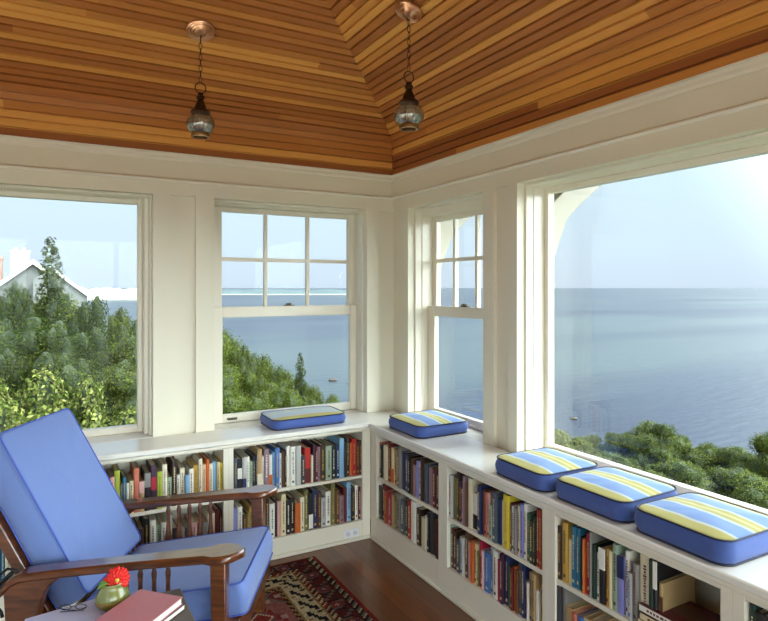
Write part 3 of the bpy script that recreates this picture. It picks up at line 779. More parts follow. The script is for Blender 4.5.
# ------------------------------------------------------------------ armchair
def chairwood():
    m = bpy.data.materials.new('chair_wood'); m.use_nodes = True; nt = m.node_tree; b = nt.nodes['Principled BSDF']; L = nt.links.new
    tc = nt.nodes.new('ShaderNodeTexCoord'); mp = nt.nodes.new('ShaderNodeMapping'); mp.inputs['Scale'].default_value = (4, 34, 34); L(tc.outputs['Object'], mp.inputs['Vector'])
    n = nt.nodes.new('ShaderNodeTexNoise'); n.inputs['Scale'].default_value = 2; n.inputs['Detail'].default_value = 5; L(mp.outputs[0], n.inputs['Vector'])
    rp = nt.nodes.new('ShaderNodeValToRGB'); e = rp.color_ramp.elements; e[0].position = .3; e[0].color = srgb(60,31,17); e[1].position = .7; e[1].color = srgb(112,62,30)
    L(n.outputs['Fac'], rp.inputs['Fac']); L(rp.outputs[0], b.inputs['Base Color']); b.inputs['Roughness'].default_value = .28; b.inputs['Coat Weight'].default_value = 1.0; b.inputs['Coat Roughness'].default_value = .14
    return m
CW = chairwood()
CBLUE = mat('periwinkle_canvas', srgb(99,123,183), .8, noise=.04, nscale=30, bump=.25, bscale=800, sheen=.25)
U0, V0 = -1.0, 2.55
o3 = uv(U0, V0)
chair = empty('morris_chair', o3, -YAW)
tag(chair, 'reclining wooden armchair with spindled arms and thick blue cushions on the rug', 'armchair')
# local frame: x = to the right of the picture (the way the chair faces), y = away
def cl(u): return u-U0
def arm(vc, sgn):
    # outline in plan (u, half width from vc), top height along u
    N = 26; us = [-1.40 + (.885)*k/(N-1) for k in range(N)]
    def ztop(u):
        t = (u+1.36)/.84
        return .512 + .088*max(0, t)**.85 - (.05*((-1.33-u)/.07)**2 if u < -1.33 else 0)
    top = []; w = MB(); vs = []; fs = []
    for u in us:
        if u > -.655: 
            k = (u+.655)/.14; hw = .066*math.sqrt(max(.02, 1-(max(0, k-.35)/.66)**2))
        else: hw = .040 + .006*max(0, (u+.9)/.25)
        z = ztop(u); th = .032
        # cross section with softened edges
        sec = [(-hw, z-th*.75), (-hw, z-th*.25), (-hw+.008, z), (hw-.008, z), (hw, z-th*.25), (hw, z-th*.75), (hw-.008, z-th), (-hw+.008, z-th)]
        for a, b in sec: vs.append((cl(u), vc-V0+a, b))
    for i in range(N-1):
        for k in range(8): fs.append((i*8+k, i*8+(k+1) % 8, (i+1)*8+(k+1) % 8, (i+1)*8+k))
    fs += [tuple(range(8))[::-1], tuple(range((N-1)*8, N*8))]
    w.add(vs, fs).build('armrest', CW, chair, smooth='auto')
    return ztop
for vc, hid in ((2.225, False), (2.905, False)):
    zf = arm(vc, 1)
    yc = vc-V0
    # front leg, slightly tapering
    w = MB(); b0, b1 = .024, .030
    w.add([(cl(-.600)-b0, yc-b0, 0), (cl(-.600)+b0, yc-b0, 0), (cl(-.600)+b0, yc+b0, 0), (cl(-.600)-b0, yc+b0, 0),
           (cl(-.606)-b1, yc-b1, zf(-.6)-.031), (cl(-.606)+b1, yc-b1, zf(-.6)-.031), (cl(-.606)+b1, yc+b1, zf(-.6)-.031), (cl(-.606)-b1, yc+b1, zf(-.6)-.031)],
          [(0,3,2,1),(4,5,6,7),(0,1,5,4),(1,2,6,5),(2,3,7,6),(3,0,4,7)])
    w.build('leg', CW, chair, bevel=.006)
    # rear leg: broad sawn board curving into the arm
    zr = zf(-1.30)-.03
    poly = [(-1.385, 0), (-1.385, .30), (-1.392, .42), (-1.40, zr-.005), (-1.33, zr+.012), (-1.23, zr+.012), (-1.18, zr+.012), (-1.225, zr-.02), (-1.25, zr-.06), (-1.268, zr-.13), (-1.268, .25), (-1.29, .12), (-1.31, 0)]
    MB().prism([(cl(a), b) for a, b in poly], yc-.02, yc+.02, axis=1).build('leg', CW, chair, bevel=.004)
    # side rail and spindles
    MB().box(cl(-1.30), cl(-.62), yc-.016, yc+.016, .20, .275).build('side_rail', CW, chair, bevel=.004)
    for k in range(5):
        u = (-.797 if vc < 2.5 else -.835)-.051*k; zt_ = zf(u)-.03; z0 = .275; H_ = zt_-z0
        prof = [(.007, 0), (.010, .04), (.010, .10), (.006, .13), (.009, .17), (.006, .20), (.014, .29), (.015, .34), (.011, .44), (.0075, .60), (.0065, .75), (.009, .88), (.006, .93), (.008, 1.0)]
        MB().lathe([(r*1.2, z0+z*H_) for r, z in prof], (cl(u), yc, 0), 12).build('spindle', CW, chair, smooth=True)
# front and rear rails between the sides
MB().box(cl(-.574), cl(-.548), -.325, .355, .195, .298).build('front_rail', CW, chair, bevel=.004)
MB().box(cl(-1.30), cl(-1.275), -.305, .335, .16, .23).build('rear_rail', CW, chair, bevel=.004)
# cushions
def tilted(cx, cz, ang):
    ca, sa = math.cos(ang), math.sin(ang)
    return lambda x, y, z: (cx + x*ca + z*sa, y+.055, cz - x*sa + z*ca)
# seat: local x centre; tilt down to the back
def seat_fn(x, y, z):
    a = R(8.5); ca, sa = math.cos(a), math.sin(a)
    return (cl(-.832) + x*ca - z*sa, y+.035, .262 + x*sa + z*ca)
mb, outl = cushion_mesh(.62, .555, .125, rc=.03, puff=.018, side=.010, wrinkle=.003, fn=seat_fn)
sc_ = mb.build('seat_cushion', [CBLUE, CBLUE], chair, smooth=True)
BP = mat('blue_piping', srgb(70,92,176), .8)
for z in (.004, .125-.001): MB(seat_fn).tube([(x, y, z) for x, y in outl(1, .001)], .0035, 6, closed=True).build('piping', BP, sc_, smooth=True)
# back: lies on a reclining plane; x' runs down the slope
P0 = Vector((cl(-1.492), .992)); P1 = Vector((cl(-1.148), .375)); dv = (P1-P0); Lb = dv.length; dv.normalize(); nv = Vector((-dv.y, dv.x))   # nv points forward-up
if nv.x < 0: nv = -nv
def back_fn(x, y, z):
    c = P0 + dv*(Lb/2 + x) + nv*(z-.135)
    return (c.x, y+.045, c.y)
mb, outl = cushion_mesh(Lb, .52, .135, rc=.025, puff=.006, side=.010, wrinkle=.0035, fn=back_fn)
bc_ = mb.build('back_cushion', [CBLUE, CBLUE], chair, smooth=True)
for z in (.003, .134): MB(back_fn).tube([(x, y, z) for x, y in outl(1, .001)], .0035, 6, closed=True).build('piping', BP, bc_, smooth=True)
# reclining back frame behind the cushion
bf = MB(back_fn)
for y in (-.265, .265): bf.box(-Lb/2-.02, Lb/2+.06, y-.022, y+.022, -.055, -.010)
for x in (-.30, -.14, .02, .18, .31): bf.box(x-.022, x+.022, -.243, .243, -.04, -.020)
bf.build('back_frame', CW, chair, bevel=.004)
# black iron ratchet and scroll at the rear of the near arm
ir = MB(); yq = 2.225-V0
pts = [(cl(-1.355), yq-.01, .525), (cl(-1.375), yq-.02, .505), (cl(-1.405), yq-.02, .475), (cl(-1.43), yq-.02, .44), (cl(-1.415), yq-.02, .41), (cl(-1.44), yq-.02, .385), (cl(-1.47), yq-.02, .37)]
ir.tube(pts, .007, 8)
sp = [(cl(-1.425)+.030*math.cos(a)*(1-a/11), yq-.02, .355+.040*math.sin(a)*(1-a/11)) for a in [k*.45 for k in range(15)]]
ir.tube(sp, .006, 8); ir.tube([(cl(-1.33), yq-.03, .53), (cl(-1.37), yq-.03, .537), (cl(-1.42), yq-.03, .50), (cl(-1.48), yq-.03, .46)], .005, 8)
ir.build('iron_ratchet', mat('black_iron', srgb(24,22,24), .4, .6), chair, smooth=True)

# ------------------------------------------------------------------ side table and the things on it
tb = empty('side_table', (-1.90, -1.66, 0))
DTW = mat('weathered_gray_wood', srgb(82,74,70), .5, noise=.25, nscale=18)
MB().box(-.27, .232, -.24, .235, .497, .52).build('tabletop', DTW, tb, bevel=.006)
MB().box(-.24, .20, -.21, .205, .43, .497).build('apron', DTW, tb, bevel=.003)
for x, y in ((-.22, -.19), (.18, -.19), (-.22, .185), (.18, .185)):
    MB().lathe([(.014, 0), (.018, .03), (.014, .06), (.020, .20), (.016, .30), (.022, .38), (.022, .43)], (x, y, 0), 14).build('leg', DTW, tb, smooth=True)
MB().lathe([(.006, 0), (.008, .008), (.013, .014), (.012, .022), (.004, .026)], (.238, -.14, .47), 14, Matrix.Rotation(R(90), 3, 'Y')).build('knob', mat('steel_knob', srgb(150,146,140), .3, .9), tb, smooth=True)
tag(tb, 'small dark gray table in front of the near arm, carrying the vase and book', 'side table')
MB()
# a dark gray box-bound volume under the pink one
def slab(name, corners, z0, z1, m, label, cat, pages=True, group=None):
    """a book lying flat given its four plan corners (counter-clockwise)"""
    c = Vector((sum(p[0] for p in corners)/4, sum(p[1] for p in corners)/4, z0))
    def sc(k, kk=0): return [((p[0]-c.x)*k, (p[1]-c.y)*k) for p in corners]
    w = MB()
    w.prism(sc(1), z1-z0-.003, z1-z0, axis=2).prism(sc(1), 0, .003, axis=2)
    # spine along edge 3-0
    p = sc(1); q = sc(.985)
    w.prism([p[3], p[0], (p[0][0]*.97+p[1][0]*.03, p[0][1]*.97+p[1][1]*.03), (p[3][0]*.97+p[2][0]*.03, p[3][1]*.97+p[2][1]*.03)], .003, z1-z0-.003, axis=2)
    o = w.build(name, m, None, bevel=.0008); o.location = c
    q = sc(.965)
    MB().prism(q, .003, z1-z0-.003, axis=2).build('pages', mat('white_pages', srgb(222,216,206), .7, noise=.05, nscale=200), o)
    tag(o, label, cat, group)
    return o
def rect(cx, cy, lx, ly, ang):
    ca, sa = math.cos(ang), math.sin(ang)
    return [(cx+x*ca-y*sa, cy+x*sa+y*ca) for x, y in ((-lx/2,-ly/2),(lx/2,-ly/2),(lx/2,ly/2),(-lx/2,ly/2))]
ang = R(-47)
slab('book', rect(-1.835, -1.600, .175, .255, ang+R(-2)), .5205, .540, bmat('chocolate'), 'dark hardback lying under the dusty pink book on the table', 'book')
slab('book', rect(-1.838, -1.610, .165, .245, ang), .5405, .565, mat('cover_dusty_pink', srgb(176,110,118), .5, noise=.06, nscale=60), 'dusty pink hardback lying on top beside the vase', 'book')
slab('magazine', rect(-2.02, -1.475, .21, .16, R(8)), .5205, .527, mat('pale_lavender_card', srgb(176,176,206), .5), 'pale lavender booklet lying beside the vase on the table', 'booklet')
# folded spectacles on the booklet
gl = empty('spectacles', (-2.00, -1.425, .5275))
for sx in (-.03, .03):
    MB().tube([(sx+.021*math.cos(2*PI*k/18), .0, .016+.014*math.sin(2*PI*k/18)) for k in range(18)], .0018, 6, closed=True).build('lens_rim', mat('black_frame', srgb(28,26,28), .3), gl, smooth=True)
MB().tube([(-.010, 0, .018), (0, 0, .021), (.010, 0, .018)], .0016, 6).build('bridge', mat('black_frame', srgb(28,26,28), .3), gl, smooth=True)
for sx in (-1, 1):
    MB().tube([(sx*.051, 0, .018), (sx*.053, -.006, .017), (sx*.02, -.011-.003*sx, .006), (-sx*.045, -.013-.003*sx, .003)], .0017, 6).build('temple', mat('black_frame', srgb(28,26,28), .3), gl, smooth=True)
gl.rotation_euler = (0, 0, R(-25)); gl.scale = (.8, .8, .6)
tag(gl, 'folded black spectacles resting on the pale booklet', 'glasses')
# vase with a red flower
vs_ = empty('bud_vase', (-1.886, -1.444, .5205))
VG = mat('green_glaze', srgb(112,114,58), .2, noise=.35, nscale=28, coat=.3)
MB().lathe([(.034, 0), (.044, .004), (.051, .018), (.052, .030), (.047, .046), (.038, .062), (.033, .074), (.035, .080), (.031, .080), (.028, .07)], (0,0,0), 32).build('vase_body', VG, vs_, smooth=True)
MB().lathe([(.0505, .014), (.0525, .018), (.0532, .028), (.0520, .031)], (0,0,0), 32).build('glaze_band', mat('brown_glaze', srgb(130,100,36), .2, coat=.5), vs_, smooth=True)
tag(vs_, 'small squat green glazed vase beside the pink book on the table', 'vase')
fl_ = empty('red_flower', (-1.886, -1.444, .590))
RED = mat('red_petal', srgb(214,28,18), .5, noise=.12, nscale=60)
# head faces the camera: build in a frame tilted toward it
fwd = Vector((CAM[0]+1.872, CAM[1]+1.452, .55)).normalized(); qf = Vector((0,0,1)).rotation_difference(fwd).to_matrix()
hc = Vector((.012, -.012, .018)); pm = MB(); rr = random.Random(11)
for ring_, (cnt, rad, lift, pw) in enumerate(((18, .039, -.002, .013), (16, .033, .004, .012), (12, .024, .009, .010), (9, .014, .012, .007))):
    for k in range(cnt):
        a = 2*PI*k/cnt + ring_*.3 + rr.uniform(-.08, .08); ra = rad*rr.uniform(.92, 1.06)
        ca, sa = math.cos(a), math.sin(a); vs = []
        for (t, wd, hh) in ((.15, .3, 0), (.5, .9, .003), (.85, 1.0, .002), (1.0, .5, -.002)):
            for s in (-1, 0, 1):
                p = Vector((ca*ra*t - sa*s*pw*.5*wd, sa*ra*t + ca*s*pw*.5*wd, lift*t+hh-abs(s)*.0015+.0))
                vs.append(qf @ p + hc)
        fs = []
        for i in range(3):
            for s in range(2): fs.append((i*3+s, i*3+s+1, (i+1)*3+s+1, (i+1)*3+s))
        pm.add(vs, fs)
po = pm.build('petal_head', RED, fl_, smooth=True, recalc=False)
sm_ = po.modifiers.new('thickness', 'SOLIDIFY'); sm_.thickness = .0008
MB().lathe([(.001, .0), (.006, .010), (.007, .015), (.004, .019)], tuple(hc), 14, qf).build('flower_centre', mat('flower_yellow', srgb(206,176,70), .7), fl_, smooth=True)
MB().tube([(0, 0, -.02), (.002, -.001, .02), tuple(hc)], .0022, 8).build('stem', mat('stem_green', srgb(84,124,50), .6), fl_, smooth=True)
lf = MB()
for a, l in ((2.6, .05), (3.5, .052), (3.05, .046)):
    ca, sa = math.cos(a), math.sin(a)
    lf.add([(0,0,.0), (ca*l*.5-sa*.018, sa*l*.5+ca*.018, .016), (ca*l, sa*l, .002), (ca*l*.5+sa*.018, sa*l*.5-ca*.018, .014), (ca*l*.5, sa*l*.5, .020)], [(0,1,4), (1,2,4), (2,3,4), (3,0,4)])
lo = lf.build('leaves', mat('leaf_green', srgb(108,150,66), .55), fl_, recalc=False)
sm_ = lo.modifiers.new('thickness', 'SOLIDIFY'); sm_.thickness = .0008
tag(fl_, 'single red zinnia-like bloom with yellow eye standing in the green vase', 'flower')

# ------------------------------------------------------------------ outside
def ground_z(x, y):
    d = max(0, math.hypot(x+2, y+2.5)-4)
    P = [(0, -2.2), (6, -2.6), (12, -3.6), (20, -5.0), (32, -9.0), (48, -16), (66, -27), (200, -30)]
    for (a, b), (c, e) in zip(P, P[1:]):
        if d <= c: return b+(e-b)*(d-a)/(c-a)
    return -30
w = MB(); NR, NA = 46, 96; vs = []; fs = []
rad = [0.5+ (k/NR)**1.7*95 for k in range(NR+1)]
for r in rad:
    for k in range(NA):
        a = 2*PI*k/NA; x, y = -2+r*math.cos(a), -2.5+r*math.sin(a)
        vs.append((x, y, ground_z(x, y) + .25*math.sin(x*.7+y*.4)*math.sin(y*.6)*min(1, r/15)))
for i in range(NR):
    for k in range(NA): fs.append((i*NA+k, i*NA+(k+1) % NA, (i+1)*NA+(k+1) % NA, (i+1)*NA+k))
fs.append(tuple(range(NA))[::-1])
w.add(vs, fs)
def grass_mat():
    m = bpy.data.materials.new('rough_grass'); m.use_nodes = True; nt = m.node_tree; b = nt.nodes['Principled BSDF']; L = nt.links.new
    tc = nt.nodes.new('ShaderNodeTexCoord'); n = nt.nodes.new('ShaderNodeTexNoise'); n.inputs['Scale'].default_value = 1.8; n.inputs['Detail'].default_value = 8; n.inputs['Roughness'].default_value = .75
    L(tc.outputs['Object'], n.inputs['Vector'])
    rp = nt.nodes.new('ShaderNodeValToRGB'); e = rp.color_ramp.elements; e[0].position = .35; e[0].color = srgb(32,42,20); e[1].position = .68; e[1].color = srgb(78,86,42)
    L(n.outputs['Fac'], rp.inputs['Fac']); L(rp.outputs[0], b.inputs['Base Color']); b.inputs['Roughness'].default_value = .9
    return m
struct('ground', w, grass_mat(), smooth=True)
def sea_mat():
    m = bpy.data.materials.new('sea_water'); m.use_nodes = True; nt = m.node_tree; b = nt.nodes['Principled BSDF']; L = nt.links.new
    tc = nt.nodes.new('ShaderNodeTexCoord')
    mp = nt.nodes.new('ShaderNodeMapping'); mp.inputs['Rotation'].default_value = (0,0,YAW); mp.inputs['Scale'].default_value = (.0022, .0075, 1); L(tc.outputs['Object'], mp.inputs['Vector'])
    n = nt.nodes.new('ShaderNodeTexNoise'); n.inputs['Scale'].default_value = 1; n.inputs['Detail'].default_value = 5; L(mp.outputs[0], n.inputs['Vector'])
    rp = nt.nodes.new('ShaderNodeValToRGB'); e = rp.color_ramp.elements
    e[0].position = .36; e[0].color = (.015,.021,.036,1); e[1].position = .62; e[1].color = (.038,.051,.055,1)
    q = e.new(.5); q.color = (.023,.032,.044,1)
    L(n.outputs['Fac'], rp.inputs['Fac']); L(rp.outputs[0], b.inputs['Base Color']); b.inputs['Roughness'].default_value = .35
    b.inputs['Specular IOR Level'].default_value = .28
    n2 = nt.nodes.new('ShaderNodeTexNoise'); n2.inputs['Scale'].default_value = .35; n2.inputs['Detail'].default_value = 6
    m3 = nt.nodes.new('ShaderNodeMapping'); m3.inputs['Rotation'].default_value = (0,0,YAW+.3); m3.inputs['Scale'].default_value = (.5, 1.6, 1); L(tc.outputs['Object'], m3.inputs['Vector']); L(m3.outputs[0], n2.inputs['Vector'])
    bp = nt.nodes.new('ShaderNodeBump'); bp.inputs['Strength'].default_value = .6; bp.inputs['Distance'].default_value = .35
    L(n2.outputs['Fac'], bp.inputs['Height']); L(bp.outputs[0], b.inputs['Normal'])
    return m
w = MB(); n = 96; vs = [(0, 0, -25)]; fs = []
for r in (60, 400, 2500, 12000, 45000):
    for k in range(n): vs.append((r*math.cos(2*PI*k/n), r*math.sin(2*PI*k/n), -25))
for k in range(n): fs.append((0, 1+k, 1+(k+1) % n))
for i in range(4):
    for k in range(n): fs.append((1+i*n+k, 1+(i+1)*n+k, 1+(i+1)*n+(k+1) % n, 1+i*n+(k+1) % n))
w.add(vs, fs); struct('sea', w, sea_mat())

# far shore: low wooded hills with a pale beach, and a nearer sand bluff
def shore(name, pxs, dep, prof, depth_m, m_land, m_sand, sand_h):
    w = MB(); rr = random.Random(len(name)); vs = []; fs = []; mi = []
    N = 160
    for i in range(N+1):
        px = pxs[0]+(pxs[1]-pxs[0])*i/N
        h = prof(i/N)*(.9+.07*math.sin(i*.31)+.05*math.sin(i*.83+1)+.03*rr.uniform(-1, 1))
        rows = [(0, -25.3), (depth_m*.05, -25+min(sand_h, h)*.25), (depth_m*.10, -25+min(sand_h, h)), (depth_m*.16, -25+h*.7), (depth_m*.3, -25+h), (depth_m*.6, -25+h*1.05), (depth_m, -25.3)]
        for dd, z in rows:
            x, y, _ = far(px, dep+dd); vs.append((x, y, z))
    for i in range(N):
        for k in range(6):
            a = i*7+k; fs.append((a, a+7, a+8, a+1)); mi.append(1 if k < 2 else 0)
    w.add(vs, fs); w.mi = mi
    o = w.build(name, [m_land, m_sand], smooth=False); o['kind'] = 'structure'
sand = mat('pale_sand', srgb(180,174,158), .9, noise=.05, nscale=.02)
land = mat('coastal_scrub', srgb(62,76,78), .9, noise=.3, nscale=.03)
shore('shore', (-120, 372), 2250, lambda t: 25*(1-.25*t)*(1 if t < .93 else (1-t)/.07), 500, land, mat('far_sand', srgb(128,126,116), .9), 3.0)
shore('beach', (-60, 190), 1350, lambda t: 34*(1-.32*t), 420, sand, sand, 30)
shore('hill', (425, 446), 6000, lambda t: 34*math.sin(PI*min(1, t+.05))**.5 if t < .95 else 1, 500, land, land, 2)

# boulders in the water
def rock(px, py, wpx, label):
    dep = (EYE+25)*FPX/(py-HOR); x, y, _ = far(px, dep); s = wpx/FPX*dep/2
    bm = bmesh.new(); bmesh.ops.create_icosphere(bm, subdivisions=3, radius=1)
    rr = random.Random(px)
    a = [rr.uniform(0, 6) for _ in range(4)]
    for v in bm.verts:
        k = 1+.18*math.sin(v.co.x*3+a[0])*math.sin(v.co.y*3.3+a[1])+.12*math.sin(v.co.z*5+a[2])
        v.co = Vector((v.co.x*s*k, v.co.y*s*.8*k, v.co.z*s*.5*k))
    me = bpy.data.meshes.new('boulder'); bm.to_mesh(me); bm.free(); me.materials.append(mat('wet_rock', srgb(56,44,34), .7, noise=.3, nscale=1.5))
    o = bpy.data.objects.new('boulder', me); C.objects.link(o); o.location = (x, y, -25+s*.12)
    tag(o, label, 'boulder', 'boulders in the sea')
rock(333, 381, 9, 'brown boulder in the water seen through the six-light window')
rock(574, 419, 8, 'dark boulder in the water beyond the shrubs, seen through the large window')
rock(348, 384, 3, 'very small rock breaking the water beside the brown boulder')

# foliage
LEAF = attr_mat('leaf', .7, trans=.25, spec=.08)
BARK = mat('bark', srgb(84,68,54), .9, noise=.3, nscale=10)
def tree_meshes(seed, blobs, nleaf, ls, pal, narrow=1.0):
    """blobs: (x,y,z,r) of a crown about 1 unit wide standing on z=0; returns a leaf mesh"""
    rr = random.Random(seed); vs = []; fs = []; cols = []
    tot = sum(b[3]**2 for b in blobs)
    for (bx, by, bz, br) in blobs:
        tone = rr.uniform(.82, 1.15)
        for _ in range(int(nleaf*br*br/tot)):
            v = Vector((rr.gauss(0,1), rr.gauss(0,1), rr.gauss(0,1)))
            if v.length < 1e-3: continue
            v.normalize()
            lump = 1+.22*math.sin(v.x*7+bx*20+seed)*math.sin(v.y*6+bz*30)*math.sin(v.z*8+by*9)
            rad_ = br*(rr.uniform(.72, 1.04) if rr.random() < .86 else rr.uniform(.95, 1.2))*lump
            p = Vector((bx, by, bz)) + Vector((v.x*rad_, v.y*rad_, v.z*rad_*.6))
            nrm = (v + Vector((rr.gauss(0,.6), rr.gauss(0,.6), rr.gauss(.25,.6)))).normalized()
            t = nrm.orthogonal().normalized(); t.rotate(Matrix.Rotation(rr.uniform(0, 6.28), 3, nrm)); b = nrm.cross(t)
            l = ls*rr.uniform(.6, 1.3); wd = l*rr.uniform(.35, .55)*narrow; o = len(vs)
            t = Vector((t.x, t.y, t.z*.55)); b = Vector((b.x, b.y, b.z*.55)); vs += [p-t*l, p+b*wd+nrm*wd*.2, p+t*l, p-b*wd+nrm*wd*.2]; fs.append((o, o+1, o+2, o+3))
            c = pal[rr.randrange(len(pal))]; f = rr.uniform(.8, 1.2)*tone
            cols.append(tuple(LK*q for q in srgb(*[min(255, q*f) for q in c])[:3])+(1,))
    me = bpy.data.meshes.new('foliage'); me.from_pydata([tuple(v) for v in vs], [], fs)
    at = me.color_attributes.new('hue', 'FLOAT_COLOR', 'CORNER'); buf = []
    for c in cols: buf += list(c)*4
    at.data.foreach_set('color', buf); me.materials.append(LEAF)
    return me
def core_mesh(blobs, k=.5):  # dark solid cores: the crown's inner shade put into their colour
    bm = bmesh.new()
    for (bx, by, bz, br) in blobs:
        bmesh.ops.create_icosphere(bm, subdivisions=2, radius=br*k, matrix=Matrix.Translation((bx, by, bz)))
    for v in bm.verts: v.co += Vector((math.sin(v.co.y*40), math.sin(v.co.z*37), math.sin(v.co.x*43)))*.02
    me = bpy.data.meshes.new('inner_foliage'); bm.to_mesh(me); bm.free(); me.materials.append(mat('inner_leaf_shade', srgb(36,46,22), .9, noise=.3, nscale=6))
    return me
def trunk_mesh(h, r):
    w = MB().tube([(0,0,0), (.02,.01,h*.5), (-.01,0,h)], [r, r*.75, r*.4], 8)
    me = bpy.data.meshes.new('trunk'); me.from_pydata([tuple(p) for p in w.v], [], w.f); me.materials.append(BARK); return me
def blobs_round(seed, n=14, w=.5, h0=.3, h1=.9, r=(.16, .26)):
    rr = random.Random(seed); out = []
    for i in range(n):
        a = rr.uniform(0, 6.28); t = rr.random(); z = h0+(h1-h0)*t; rad_ = w*math.sqrt(max(.05, 1-(2*t-.9)**2*.8))*rr.uniform(.3, .8)
        out.append((math.cos(a)*rad_, math.sin(a)*rad_, z, rr.uniform(*r)))
    out.append((0, 0, (h0+h1)/2, .3)); return out
LK = .34
PAL_D = [(60,80,30), (74,94,36), (92,108,42), (50,66,28), (116,124,52)]
PAL_M = [(84,104,36), (106,124,44), (130,142,54), (70,88,32), (150,156,70)]
PAL_Y = [(140,156,70), (164,172,88), (120,140,60), (188,190,112), (104,124,56)]
KIND = {}
def kind(key, blobs, nleaf, ls, pal, trunk_h, narrow=1.0, core=.5):
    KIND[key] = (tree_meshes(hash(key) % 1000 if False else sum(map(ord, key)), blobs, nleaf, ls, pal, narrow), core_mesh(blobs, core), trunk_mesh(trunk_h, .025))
kind('dark', blobs_round(1, 26, .52, .22, .88, (.10, .22)), 30000, .0135, PAL_D, .5)
kind('dark2', blobs_round(2, 24, .52, .2, .88, (.09, .22)), 28000, .0135, PAL_M, .5)
kind('mid', blobs_round(3, 26, .56, .18, .84, (.09, .22)), 28000, .014, PAL_M, .4)
kind('rhodo', blobs_round(4, 20, .6, .16, .80, (.11, .22)), 9000, .027, PAL_Y, .3, 1.35)
kind('hedge', blobs_round(6, 26, .62, .16, .82, (.09, .21)), 26000, .015, PAL_M+[(128,142,84)], .3)
kind('wisp', [(0,0,.95,.035),(.02,0,.90,.06),(-.05,.02,.84,.08),(.08,.01,.79,.07),(-.01,0,.74,.09),(.04,0,.67,.10),(-.13,0,.66,.06),(.12,0,.62,.07),(.01,0,.55,.07),(-.08,.03,.48,.08),(.15,-.03,.45,.07),(-.17,0,.40,.07),(.03,0,.36,.1),(.1,.05,.25,.13),(-.1,-.04,.22,.13)], 6500, .012, PAL_D, .7, 1, .3)
RZ = random.Random(21)
def plant(k, px, top_py, dep, wid_px, label, group, name='tree', hz=None):
    x, y, _ = far(px, dep); gz = ground_z(x, y)-.1
    top = EYE-(top_py-HOR)/FPX*dep; H_ = max(.5, top-gz); W_ = wid_px*1.12/FPX*dep
    root = empty(name, (x, y, gz), RZ.uniform(0, 6.28))
    fo, co, tr = KIND[k]
    zs = H_/.93; s = W_/1.4
    if k == 'wisp': s = W_/.34; 
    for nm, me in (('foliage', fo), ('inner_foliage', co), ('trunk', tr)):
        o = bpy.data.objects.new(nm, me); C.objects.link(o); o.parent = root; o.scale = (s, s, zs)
    tag(root, label, 'shrub' if name == 'shrub' else 'tree', group)
GT = 'dark trees beyond the plain window'
LT = 'dense dark green tree in the thicket outside the wide plain window'
for px, ty, dep, wd, k in ((-40, 285, 27, 110, 'dark'), (10, 284, 28, 95, 'dark'), (52, 288, 28, 90, 'dark2'), (88, 297, 29, 80, 'dark'), (122, 310, 31, 80, 'dark2'), (-20, 322, 22, 130, 'dark2'),
                       (38, 318, 22, 120, 'dark'), (84, 328, 21, 110, 'dark'), (124, 338, 23, 100, 'dark2'), (160, 330, 26, 100, 'dark'), (60, 352, 17, 130, 'dark'), (118, 362, 18, 110, 'dark2'), (-5, 350, 17, 120, 'dark'), (160, 365, 19, 120, 'dark')):
    plant(k, px, ty, dep, wd, LT, GT)
plant('wisp', 50, 247, 26, 42, 'thin wispy tree top rising above the dark thicket beside the far house', 'wispy treetops')
GB = 'leafy bushes close outside the plain window'
for px, ty, dep, wd in ((-30, 375, 10, 130), (30, 366, 9.5, 120), (75, 374, 10, 90), (118, 404, 10, 110), (60, 398, 8, 130), (-5, 392, 8, 130), (110, 415, 8.2, 120), (165, 400, 10, 110)):
    plant('rhodo', px, ty, dep, wd, 'light yellow-green broadleaf bush low outside the wide plain window', GB, 'shrub')
GS = 'scrubby trees on the slope beyond the six-light window'
LS = 'bushy green tree on the slope down to the water outside the six-light window'
for px, ty, dep, wd, k in ((205, 325, 33, 80, 'mid'), (228, 334, 34, 55, 'mid'), (246, 346, 33, 45, 'dark2'), (262, 357, 34, 45, 'mid'), (280, 368, 33, 45, 'mid'), (298, 378, 33, 42, 'dark2'), (314, 387, 33, 36, 'mid'), (330, 396, 33, 36, 'mid'), (346, 404, 34, 34, 'mid'),
                       (215, 362, 24, 80, 'mid'), (240, 368, 25, 60, 'dark2'), (262, 380, 25, 55, 'mid'), (284, 388, 25, 55, 'mid'), (304, 396, 26, 50, 'dark2'), (326, 404, 26, 50, 'mid'), (350, 412, 27, 50, 'mid'),
                       (222, 392, 17, 90, 'mid'), (258, 398, 17, 80, 'mid'), (295, 406, 18, 80, 'dark2'), (335, 416, 18, 80, 'mid'), (375, 424, 20, 80, 'mid')):
    plant(k, px, ty, dep, wd, LS, GS)
plant('wisp', 300, 357, 31, 17, 'small upright young tree standing out against the sea', 'wispy treetops on the slope')
GH = 'shrubs along the bluff beyond the large window'
for px, ty, dep, wd, k in ((530, 428, 17, 70, 'hedge'), (566, 428, 18, 55, 'rhodo'), (592, 434, 18, 60, 'hedge'), (622, 428, 17.5, 62, 'hedge'), (652, 418, 17, 72, 'hedge'), (688, 434, 18, 74, 'hedge'), (724, 442, 18, 70, 'hedge'), (742, 448, 17, 60, 'hedge'), (772, 430, 16, 60, 'mid'), (810, 436, 16, 90, 'mid'), (850, 440, 16, 90, 'hedge'),
                       (610, 452, 13.5, 90, 'hedge'), (675, 460, 13, 100, 'hedge'), (740, 466, 13, 100, 'hedge'), (555, 446, 13.5, 90, 'hedge')):
    plant(k, px, ty, dep, wd, 'low rounded green shrub on the bluff below the large picture window', GH, 'shrub')

